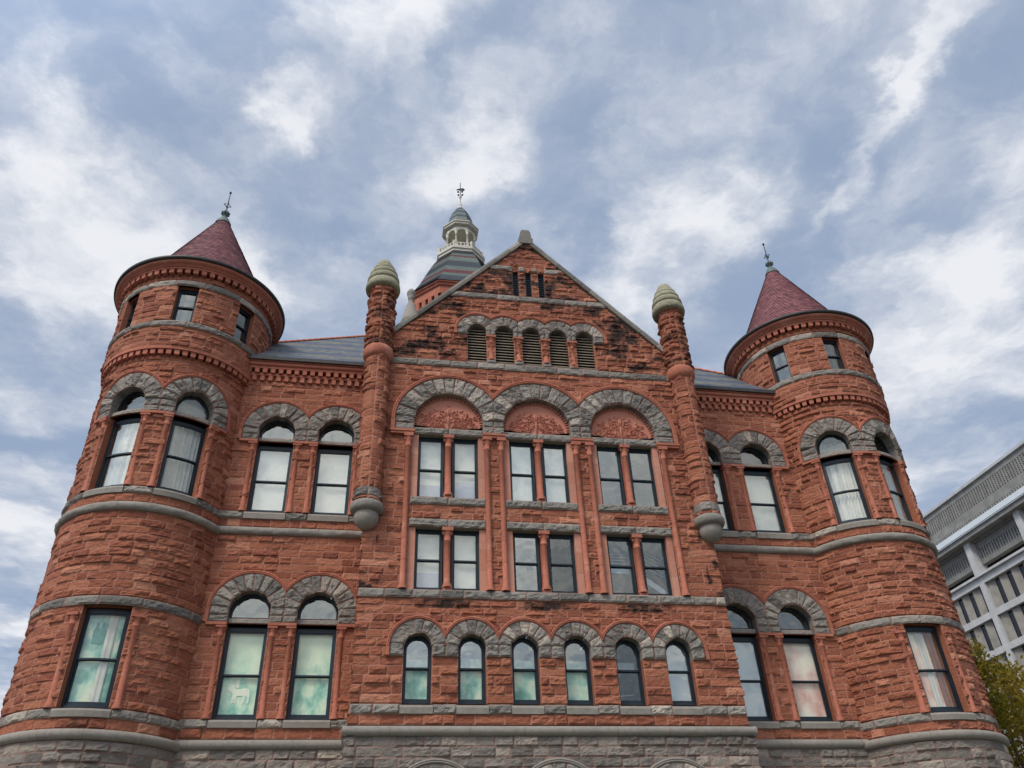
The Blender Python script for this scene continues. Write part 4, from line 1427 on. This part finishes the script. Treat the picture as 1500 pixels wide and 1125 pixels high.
    # windows
    if sg < 0:
        lb, lrf = ('mural', M_MURAL[2]), .07
        ub_, urf = [('curtain', 1.0, .3), ('curtain', 2.2)], [.24, .12]
    else:
        lb, lrf = ('mural', M_PINKM[1]), .12
        ub_, urf = [('curtain', 3.1), ('curtain', .4)], [.16, .20]
    lw = dh_window(HALL, S, U(low)-hwl, U(low)+hwl, 9.12, 12.42, -.30, lb, lrf, .48, .10)
    sheet(S, U(low)+(.10 if sg < 0 else -.30), U(low)+(.42 if sg < 0 else .0), 9.2, 12.4, -.405, .007, .17, 1.0).build('curtain', M_CURTAIN, lw)
    if sg > 0:
        sheet(S, U(low)+.12, U(low)+hwl-.03, 9.2, 12.4, -.405, .018, .2, 2.0).build('curtain', M_DRAPE, lw)
    for i, a in enumerate(up):
        c = U(a)
        dh_window(HALL, S, c-hwu, c+hwu, 17.2, 20.40, -.30, ub_[i], urf[i], .49, .10)
        lunette(HALL, S, c, hwu, 20.73, 21.0, -.30, .16, M_CURTAIN if (sg < 0 and i == 1) else M_BLACK)
    for a in dh_:
        c = S2.u(a)
        dh_window(HALL, S2, c-dhw, c+dhw, 25.12, 27.10, -.26, ('dark',), .16, .5, .075)
    return lw


tl = turret(-1)
tr = turret(1)
# standing figures on the print in the left turret's lower window
St = Cyl(-TX, TY, TR)
for du_, s in ((-.30, 1.0), (-.08, .85)):
    c = St.u(2.5)+du_
    figure(tl, St, [(c-.10, 11.25), (c+.10, 11.25), (c+.13, 11.6), (c+.09, 11.78), (c+.05, 11.82), (c+.06, 11.98), (c-.04, 12.0), (c-.06, 11.82), (c-.12, 11.7)], -.425, M_FIGD)

# --- roofs
def slope(mb, x0f, x1f, y0, y1, z0, z1, rows, seed, tintf, axis='y'):
    """stepped slate courses; x0f/x1f give the two ends for a height fraction"""
    rs = np.random.RandomState(seed)
    for k in range(rows):
        f0, f1 = k/rows, (k+1)/rows
        a0, b0, a1, b1 = x0f(f0), x1f(f0), x0f(f1), x1f(f1)
        n = max(1, int((b0-a0)/.28))
        t = (np.arange(n+1)/n)
        xl = a0+(b0-a0)*t; xh = a1+(b1-a1)*t
        yl, yh = y0+(y1-y0)*f0, y0+(y1-y0)*f1
        zl, zh = z0+(z1-z0)*f0, z0+(z1-z0)*f1
        lift = .03
        def pk(xx, yy, zz): return np.stack([xx, np.full(n+1, yy), np.full(n+1, zz)], -1) if axis == 'y' else np.stack([np.full(n+1, yy), xx, np.full(n+1, zz)], -1)
        lo = pk(xl, yl, zl+lift); hi = pk(xh, yh, zh+.004); ba = pk(xl, yl, zl-.03)
        tt = tintf(k, (xl[1:]+xl[:-1])/2, rs)
        mb.add(np.concatenate([lo, hi, ba]), [(i, i+1, n+2+i, n+1+i) for i in range(n)]+[(2*n+2+i, 2*n+3+i, i+1, i) for i in range(n)], np.concatenate([tt, tt]), 1, 0)


def t_slate(k, x, rs):
    # blue slate crossed by ochre-grey bands, with a diaper of blue in the bands
    base = rs.rand(len(x))
    if k % 7 in (0, 1, 2): return .30*base
    if k % 7 in (3, 5): return np.where(base < .45, .30*rs.rand(len(x)), .37+.28*rs.rand(len(x)))
    return .37+.28*base


HZ0, HY0 = 24.76, 1.9
mb = MB()
HT = 12.0
slope(mb, lambda f: -16.0+HT*f, lambda f: -5.9+0*f, HY0, HY0+HT, HZ0, HZ0+HT, 62, 1, t_slate)
slope(mb, lambda f: 5.9+0*f, lambda f: 16.0-HT*f, HY0, HY0+HT, HZ0, HZ0+HT, 62, 2, t_slate)
slope(mb, lambda f: HY0+HT*f, lambda f: 45.0-0*f, -16.0, -16.0+HT, HZ0, HZ0+HT, 40, 3, t_slate, axis='x')
slope(mb, lambda f: HY0+HT*f, lambda f: 45.0-0*f, 16.0, 16.0-HT, HZ0, HZ0+HT, 40, 4, t_slate, axis='x')
mb.build('slate_roof', M_SLATE, HALL)
for sg in (-1, 1):
    mb = MB()
    for k in range(46):
        s0, s1 = k*.27, k*.27+.30
        if s1 > HT: break
        A = np.linspace(0, PI, 7)
        rows = []
        for s_, rr in ((s0, .15), (s1, .12)):
            cx, cy, cz_ = sg*(-16.0+s_)*1.0, HY0+s_, HZ0+s_
            dx, dy = sg*.7071, -.7071
            rows.append([(cx+dx*rr*math.cos(a), cy+dy*rr*math.cos(a), cz_-.02+rr*math.sin(a)) for a in A])
        mb.add(np.array(rows), grid_faces(2, 7), .5)
        mb.add(np.array(rows[0]), [tuple(range(7))], .5)
    mb.build('ridge_tiles', M_TERRA, HALL)
# roof behind the gable, and the far side of the block
mb = MB()
for sg in (-1, 1):
    P = [(0, .5, 31.55), (sg*6.9, .5, 31.55-6.9*1.033), (sg*6.9, 22, 31.55-6.9*1.033), (0, 22, 31.55)]
    mb.add(P, [(0, 1, 2, 3)], .2)
mb.build('gable_roof', M_SLATE, HALL)
mb = MB()
for sg in (-1, 1):
    P = [(sg*17.2, 5, 0), (sg*17.2, 45, 0), (sg*17.2, 45, 24.7), (sg*17.2, 5, 24.7)]
    mb.add(P, [(0, 1, 2, 3)], .5)
    mb.add([(sg*17.2, 5, 24.7), (sg*17.2, 45, 24.7), (sg*15.9, 45, 24.78), (sg*15.9, 5, 24.78)], [(0, 1, 2, 3)], .5)
mb.add([(-17.2, 45, 0), (17.2, 45, 0), (17.2, 45, 24.7), (-17.2, 45, 24.7)], [(0, 1, 2, 3)], .5)
mb.build('side_wall', M_RED, HALL)

# --- central clock tower far behind the gable
TWX, TWY = 0.0, 30.0


def oct_ring(h, s, z):
    return [(TWX+a, TWY+b, z) for a, b in ((-h, -s), (h, -s), (s, -h), (s, h), (h, s), (-h, s), (-s, h), (-s, -h))]


def oct_loft(mb, rings, tint=.5, cap=True):
    P = np.array([oct_ring(*r) for r in rings]).reshape(-1, 3)
    f = []
    for k in range(len(rings)-1):
        for i in range(8):
            j = (i+1) % 8
            f.append((k*8+i, k*8+j, k*8+8+j, k*8+8+i))
    tt = tint if np.ndim(tint) == 0 else np.repeat(np.asarray(tint), 8)
    mb.add(P, f, tt)
    if cap:
        n = len(rings)
        mb.add(P[-8:], [tuple(range(8))], .5); mb.add(P[:8], [tuple(range(7, -1, -1))], .5)


mb = MB()
oct_loft(mb, [(2.2, 4.15, 20), (2.2, 4.15, 50.2), ])
oct_loft(mb, [(2.35, 4.45, 50.95), (2.35, 4.45, 51.75), (2.42, 4.6, 51.85), (2.42, 4.6, 52.0), (2.5, 4.75, 52.1), (2.5, 4.75, 52.28)])
for k in range(-3, 4):
    for q in range(8):
        pass
R8 = np.array(oct_ring(2.2, 4.15, 50.2)); R8o = np.array(oct_ring(2.35, 4.45, 50.2))
for i in range(8):
    a, b, ao, bo = R8[i], R8[(i+1) % 8], R8o[i], R8o[(i+1) % 8]
    L = np.linalg.norm(b-a); n = max(3, int(round(L/.72)))
    for k in range(n):
        t0, t1 = (k+.22)/n, (k+.78)/n
        P = [a+(b-a)*t0, a+(b-a)*t1, ao+(bo-ao)*t1, ao+(bo-ao)*t0]
        P = np.array(P+[p+np.array([0, 0, .78]) for p in P]); P[:4, 2] -= .15
        mb.add(P, [(0, 1, 2, 3), (4, 5, 6, 7), (0, 1, 5, 4), (1, 2, 6, 5), (2, 3, 7, 6), (3, 0, 4, 7)], .35)
tower = mb.build('clock_tower', M_REDS, HALL)
mb = MB()
prof = [(52.25, 4.8), (52.6, 4.6), (53.6, 4.12), (54.6, 3.75), (55.6, 3.4), (56.5, 3.06), (57.2, 2.80), (57.8, 2.52), (58.2, 2.30), (58.55, 2.05)]
zs_ = np.linspace(52.25, 58.5, 43)
ss = np.interp(zs_, [p[0] for p in prof], [p[1] for p in prof])
rings, tt = [], []
bands = [(52.25, 53.35, 0), (53.35, 53.9, 1), (53.9, 54.5, 2), (54.5, 55.2, 1), (55.2, 56.3, 0), (56.3, 57.2, 1), (57.2, 57.45, 2), (57.45, 58.0, 1), (58.0, 59, 0)]
rs = np.random.RandomState(3)
for k in range(42):
    hr_ = .53-.10*(k/42)
    rings.append((ss[k]*hr_+.02, ss[k]+.03, zs_[k])); rings.append((ss[k+1]*hr_, ss[k+1], zs_[k+1]))
    zm = (zs_[k]+zs_[k+1])/2
    bb = [b for a, c_, b in bands if a <= zm < c_][0]
    v = {0: .05, 1: .38, 2: .70}[bb]+.26*rs.rand()
    tt += [v, v]
oct_loft(mb, rings, tt[:-1], cap=False)
mb.build('tower_roof', M_TROOF, tower)
mb = MB()
oct_loft(mb, [(.80, 1.95, 58.45), (.92, 2.24, 58.62), (.92, 2.24, 58.86), (.97, 2.34, 58.92), (.97, 2.34, 59.22), (.90, 2.2, 59.28), (.5, 1.2, 59.3)])
R8 = np.array(oct_ring(.88, 2.14, 59.28))
for i in range(8):
    a, b = R8[i], R8[(i+1) % 8]
    d_ = (b-a)/np.linalg.norm(b-a); nrm = np.array([d_[1], -d_[0], 0])
    def bx3(p, q, z0, z1, w=.05):
        P = [p-nrm*w, q-nrm*w, q+nrm*w, p+nrm*w]
        P = np.array([[*r[:2], z0] for r in P]+[[*r[:2], z1] for r in P])
        mb.add(P, [(3, 2, 1, 0), (4, 5, 6, 7), (0, 1, 5, 4), (1, 2, 6, 5), (2, 3, 7, 6), (3, 0, 4, 7)], .5)
    bx3(a, b, 59.72, 59.82); bx3(a, b, 59.32, 59.40)
    bx3(a-d_*.10, a+d_*.10, 59.28, 60.0, .10)
    for k in range(1, 5):
        m_ = a+(b-a)*k/5; bx3(m_-d_*.07, m_+d_*.07, 59.40, 59.72, .03)
mb.build('balustrade', M_CREAM, tower)
# open lantern
mb = MB()
R8 = np.array(oct_ring(.56, 1.35, 0))
for i in range(8):
    x_, y_ = R8[i][:2]
    lathe_xy(mb, x_, y_, [(.17, 59.3), (.17, 59.6), (.11, 59.7), (.10, 61.7), (.15, 61.75), (.15, 61.85), (.11, 61.9), (.19, 62.2), (.20, 62.3)], 10)
    a, b = R8[i], R8[(i+1) % 8]
    d_ = (b-a)/np.linalg.norm(b-a); nrm = np.array([d_[1], -d_[0], 0]); L = np.linalg.norm(b-a)
    # arched spandrel between the columns
    A = np.linspace(0, PI, 13); hw = L/2-.13
    pr = [(0, 62.75), (0, 62.2)]+[(L/2-hw*math.cos(t), 62.1+hw*.9*math.sin(t)) for t in A]+[(L, 62.2), (L, 62.75)]
    fr = np.array([a+d_*u+nrm*.08+np.array([0, 0, z]) for u, z in pr]); bk = np.array([a+d_*u-nrm*.08+np.array([0, 0, z]) for u, z in pr])
    n = len(pr)
    mb.add(np.concatenate([fr, bk]), [tuple(range(n)), tuple(range(2*n-1, n-1, -1))]+[(k, (k+1) % n, n+(k+1) % n, n+k) for k in range(n)], .5)
oct_loft(mb, [(.55, 1.33, 62.7), (.57, 1.38, 62.85), (.71, 1.70, 63.0), (.71, 1.70, 63.18), (.75, 1.80, 63.25), (.75, 1.80, 63.38), (.45, 1.1, 63.75)])
mb.build('lantern', M_CREAM, tower)
mb = MB()
zs_ = np.linspace(63.45, 67.0, 21); ss = np.interp(zs_, [63.45, 64.0, 64.8, 65.5, 66.1, 66.6, 67.0], [1.42, 1.30, 1.14, .94, .70, .45, .16])
rings, tt = [], []
for k in range(20):
    rings.append((ss[k]*.414+.01, ss[k]+.02, zs_[k])); rings.append((ss[k+1]*.414, ss[k+1], zs_[k+1]))
    v = {0: .05, 1: .38, 2: .70}[[1, 1, 2, 1, 1, 1, 0, 0, 1, 1, 1, 0, 0, 1, 1, 1, 0, 0, 2, 2][k]]+.26*rs.rand()
    tt += [v, v]
oct_loft(mb, rings, tt[:-1], cap=True)
mb.build('lantern_roof', M_TROOF, tower)
mb = MB()
lathe_xy(mb, 0, TWY, [(.26, 66.9), (.22, 67.15), (.12, 67.2), (.16, 67.4), (.17, 67.55), (.12, 67.7), (.07, 67.8), (.06, 68.5), (.14, 68.65), (.16, 68.8), (.14, 69.0), (.05, 69.1)], 12)
mb.build('finial_ball', M_CREAM, tower)
mb = MB()
lathe_xy(mb, 0, TWY, [(.05, 69.0), (.04, 71.0), (0, 71.05)], 8)
P = np.array([(-.45, 0, 69.8), (.4, 0, 69.8), (.5, 0, 70.0), (.3, 0, 70.2), (-.3, 0, 70.0)])
P[:, 1] += TWY
mb.add(np.concatenate([P+[0, .02, 0], P-[0, .02, 0]]), [(0, 1, 2, 3, 4), (9, 8, 7, 6, 5)]+[(i, (i+1) % 5, 5+(i+1) % 5, 5+i) for i in range(5)])
for k in range(4):
    a = k*PI/2+.6
    lathe_xy(mb, .3*math.cos(a), TWY+.3*math.sin(a), [(0, 69.2), (.1, 69.28), (.12, 69.36), (0, 69.45)], 8)
mb.build('weather_vane', M_IRON, tower)
# conical stone pinnacle beside the tower
mb = MB()
px, py = -4.86, 24.0
lathe_xy(mb, px, py, [(.74, 38), (.74, 45.6), (.80, 45.7), (.78, 45.85)], 20)
prof = []
for k in range(8):
    f = k/8; r0 = .74-.46*f; z = 45.9+2.0*f
    prof += [(r0+.03, z), (r0, z+.22)]
prof += [(.25, 47.95), (.24, 48.45), (.28, 48.5), (.28, 48.58), (.25, 48.62), (.37, 48.95), (.39, 49.15), (.30, 49.4), (.12, 49.6), (0, 49.75)]
lathe_xy(mb, px, py, prof, 20)
mb.build('cone_pinnacle', M_GREYS, HALL)

exec_rest = True
# ================================================================== concrete office block on the right
OFF = empty('office_block', 'grey and white concrete office block with slotted walls, behind the right turret', 'building', loc=(60, 50, 0))


def conc(name, c, vary=.12, scale=1.2):
    m, N = mat(name)
    f = noise(N, scale, 6, .6)
    g = noise(N, scale*9, 4, .6)
    co = N.n('ShaderNodeTexCoord').outputs['Object']
    st = noise(N, 1.0, 4, .6, N.n('ShaderNodeMapping', {'Vector': co, 'Scale': (1.4, 1.4, .12)}).outputs[0])
    a = N.mix(N.rng(f, .3, .7), tuple(x*(1-vary) for x in c), tuple(x*(1+vary) for x in c))
    a = N.mix(N.rng(st, .52, .72, 0, .30), a, tuple(x*.62 for x in c))
    fin(N, a, .85, g, .12, .02, .2)
    return m


M_CGREY = conc('weathered grey concrete', (.225, .22, .205), .2)
M_CFIN = conc('ribbed fin concrete', (.27, .25, .22), .2)
M_CWHITE = conc('pale concrete', (.46, .46, .455), .12)
M_CLEDGE = simple('white metal ledge', (.62, .67, .69), .5, .05, 1.0)
M_DGLASS = simple('dark office glass', (.012, .014, .018), .15, 0, 1, 0, .5)


class OffS:                     # u = distance along the facade (+ away from the viewer), d outwards (-x)
    seg = 100.0
    def __call__(s, u, z, d):
        u, z, d = np.broadcast_arrays(np.asarray(u, float), np.asarray(z, float), np.asarray(d, float))
        x = 60.0-(u-52.8)*.045
        return np.stack([x-d-60, u-50, z], -1)


O = OffS()
UA, UB = 23.5, 96.0
PITCH = 8.13
COLS = [47.88+PITCH*k for k in range(-3, 6)]
mb = MB()
# upper slotted wall, with real slots
mb2 = MB()
sbox(mb2, O, UA, UB, 44.5, 45.2, -1.0, .02); sbox(mb2, O, UA, UB, 41.75, 42.75, -1.0, .0); sbox(mb2, O, UA, UB, 39.2, 40.9, -1.0, .0)
n = int((UB-UA)/.40)
for k in range(n+1):
    u = UA+k*.40
    sbox(mb2, O, u, u+.22, 42.75, 44.5, -.6, .0); sbox(mb2, O, u, u+.22, 40.9, 41.75, -.6, .0)
for z in (43.0, 43.27, 43.54, 43.81, 44.08, 44.33, 41.1, 41.35, 41.6):
    sbox(mb2, O, UA, UB, z, z+.08, -.6, -.04)
mb2.build('slotted_wall', M_CGREY, OFF)
mb = MB(); sbox(mb, O, UA-.3, UB+.3, 45.2, 45.5, -26, .25); mb.build('roof_edge', M_CWHITE, OFF)
mb = MB(); sbox(mb, O, UA, UB, 35.3, 45.19, -1.15, -1.1); sbox(mb, O, UA, UB, 0, 35.3, -1.15, -.22); mb.build('dark_glazing', M_DGLASS, OFF)
mb = MB(); sbox(mb, O, UA-.6, UB, 40.10, 40.72, -.5, 1.25); sbox(mb, O, UA-.6, UB, 39.98, 40.08, -.5, 1.2); mb.build('ledge', M_CLEDGE, OFF)
mb = MB(); sbox(mb, O, UA, UB, 39.45, 39.98, -.9, 1.0); sbox(mb, O, UA, UB, 38.5, 39.2, -1.05, -.35); mb.build('soffit', M_CGREY, OFF)
for c_ in COLS:
    mb = MB(); sbox(mb, O, c_-.42, c_+.42, 35.3, 39.45, -.9, .45); mb.build('column', M_CWHITE, OFF)
# recessed slotted panels between the columns
mb = MB()
sbox(mb, O, UA, UB, 36.7, 37.25, -1.05, -.30)
for k in range(n+1):
    u = UA+k*.40
    sbox(mb, O, u, u+.22, 37.15, 38.5, -.8, -.32)
sbox(mb, O, UA, UB, 37.75, 37.85, -.75, -.36)
mb.build('slotted_panel', M_CGREY, OFF)
mb = MB(); sbox(mb, O, UA, UB, 35.35, 35.6, -1.0, .6); sbox(mb, O, UA, UB, 34.6, 35.35, -1.0, .3)
z = 34.6
floors = []
while z > 4:
    floors.append((z-2.98, z)); [sbox(mb, O, c_+.02, c_+PITCH/2-.02, z-3.66, z-2.98, -1.0, .28) for c0_ in COLS[:-1] for c_ in (c0_, c0_+PITCH/2)]
    z -= 3.66
mb.build('floor_band', M_CWHITE, OFF)
for c_ in COLS:
    mb = MB(); sbox(mb, O, c_-.36, c_+.36, 0, 34.6, -.9, .36); mb.build('pier', M_CWHITE, OFF)
fin_mb = []
mb_all = MB()
for fi, (za, zb) in enumerate(floors):
    for c0 in COLS[:-1]:
        wdt = (PITCH-.72)/4
        for k in range(4):
            a = c0+.36+k*wdt
            # angled fin: near edge stands forward, far edge runs back to the glass
            uu = [a+wdt*.40, a+wdt*.92, a+wdt*.95, a+wdt*.43]
            dd = [-.16, .06, -.02, -.21]
            P = np.concatenate([O(uu, za, dd), O(uu, zb, dd)])
            t = MB()
            faces = [(0, 1, 5, 4), (1, 2, 6, 5), (2, 3, 7, 6), (3, 0, 4, 7), (3, 2, 1, 0), (4, 5, 6, 7)]
            if fi < 3 and len(fin_mb) < 100:
                t.add(P, faces); t.build('fin', M_CFIN, OFF); fin_mb.append(1)
            else:
                mb_all.add(P, faces)
o = mb_all.build('fins', M_CFIN, OFF, kind='stuff')
mb = MB()
P = np.concatenate([O([UA, UB, UB, UA], 0, [-1.2, -1.2, -25, -25]), O([UA, UB, UB, UA], 45.15, [-1.2, -1.2, -25, -25])])
mb.add(P, [(0, 1, 5, 4), (1, 2, 6, 5), (2, 3, 7, 6), (3, 0, 4, 7), (4, 5, 6, 7)])
mb.build('wall', M_CGREY, OFF)

# ================================================================== tree
def tree(loc, H, crown_r, seed):
    rs = np.random.RandomState(seed)
    T = empty('tree', 'yellowing green autumn tree between the right turret and the concrete office block', 'tree', loc=loc)
    mb = MB()
    tips = []
    def limb(p, d, L, r, lev):
        n = 7; pts = [np.array(p, float)]; d = np.array(d, float)
        for i in range(n):
            d = d+rs.normal(0, .13, 3)+np.array([0, 0, .05]); d /= np.linalg.norm(d)
            pts.append(pts[-1]+d*L/n)
        rad = np.linspace(r, r*.55, n+1)
        rows = []
        for i, q in enumerate(pts):
            t = pts[min(i+1, n)]-pts[max(i-1, 0)]; t /= np.linalg.norm(t)
            a = np.cross(t, [.3, .9, .2]); a /= np.linalg.norm(a); b = np.cross(t, a)
            rows.append([q+rad[i]*(a*math.cos(w)+b*math.sin(w)) for w in np.linspace(0, 2*PI, 8)])
        mb.add(np.array(rows), grid_faces(n+1, 8), .5, 1, 0, True)
        if lev >= 4:
            tips.append(pts[-1]); tips.append(pts[n//2]); return
        if lev >= 2: tips.append(pts[-1])
        for k in range(rs.randint(2, 4)+(1 if lev == 0 else 0)):
            j = n if k == 0 else rs.randint(n//2, n+1)
            nd = d+rs.normal(0, .55, 3)+np.array([0, 0, .1]); nd /= np.linalg.norm(nd)
            limb(pts[j], nd, L*(.68+.16*rs.rand()), rad[j]*.72, lev+1)
    limb((0, 0, 0), (.02, .05, 1), H*.36, .28, 0)
    mb.build('trunk', M_BARK, T)
    tips = np.array(tips)
    lv = MB()
    N_ = 9500
    src = tips[rs.randint(len(tips), size=N_)]
    c_ = src+rs.normal(0, 1, (N_, 3))*np.array([.34, .34, .26])
    a = rs.normal(0, 1, (N_, 3)); a /= np.linalg.norm(a, axis=1)[:, None]
    b = np.cross(a, rs.normal(0, 1, (N_, 3))); b /= np.linalg.norm(b, axis=1)[:, None]
    s = (.10+.06*rs.rand(N_))[:, None]
    P = np.stack([c_-a*s, c_+b*s*.5, c_+a*s, c_-b*s*.5], 1).reshape(-1, 3)
    f = np.arange(N_*4).reshape(-1, 4)
    clump = vnoise(c_[:, 0]*.8+c_[:, 2]*.5, c_[:, 1]*.8-c_[:, 2]*.6, 4)
    tint = np.clip(.55*clump+.25*rs.rand(N_)+.35*(c_[:, 2]/H-.42), 0, 1)
    lv.add(P, f, tint)
    lv.build('crown', M_LEAF, T)
    return T


M_BARK = simple('dark bark', (.045, .037, .030), .9, .3, 9, .4)
m_, N = mat('autumn leaves')
t_ = N.n('ShaderNodeAttribute', attribute_name='tint').outputs['Fac']
col = N.ramp(t_, [(.05, (.05, .07, .014)), (.2, (.12, .125, .02)), (.4, (.24, .20, .032)), (.7, (.36, .25, .038)), (1, (.38, .19, .03))])
df = N.n('ShaderNodeBsdfDiffuse', {'Color': col}); tl_ = N.n('ShaderNodeBsdfTranslucent', {'Color': col})
mx_ = N.n('ShaderNodeMixShader', {0: .35, 1: df.outputs[0], 2: tl_.outputs[0]})
N.n('ShaderNodeOutputMaterial', {'Surface': mx_.outputs[0]})
M_LEAF = m_
tree((29.8, 13.0, 0), 15.6, 4.5, 5)

# ================================================================== ground
def flat(name, x0, x1, y0, y1, z, m, t=.3):
    mb = MB()
    P = [(x0, y0, z), (x1, y0, z), (x1, y1, z), (x0, y1, z)]
    P = np.array(P+[(a, b, z-t) for a, b, c in P])
    mb.add(P, [(0, 1, 2, 3), (0, 4, 5, 1), (1, 5, 6, 2), (2, 6, 7, 3), (3, 7, 4, 0)])
    return mb.build(name, m, None, 'structure')


M_GROUND = simple('asphalt ground', (.05, .05, .05), .9, .2, .6, .2)
M_PAVE = conc('paving', (.32, .29, .26))
M_LAWN = simple('lawn', (.05, .075, .022), .95, .35, 2.5, .4)
mb = MB(); mb.add([(-1500, -1500, -.15), (1500, -1500, -.15), (1500, 1500, -.15), (-1500, 1500, -.15)], [(0, 1, 2, 3)])
mb.build('ground', M_GROUND, None, 'structure')
flat('pavement', -30, 34, -34, 60, -.02, M_PAVE)
flat('lawn', -26, 32, -22, -4, .02, M_LAWN, .03)
flat('lawn', 22.5, 32, -3, 50, .02, M_LAWN, .03)
flat('pavement', 50, 58, -30, 110, -.02, M_PAVE)
flat('road', 34.2, 49.8, -200, 200, -.146, M_GROUND, .003)
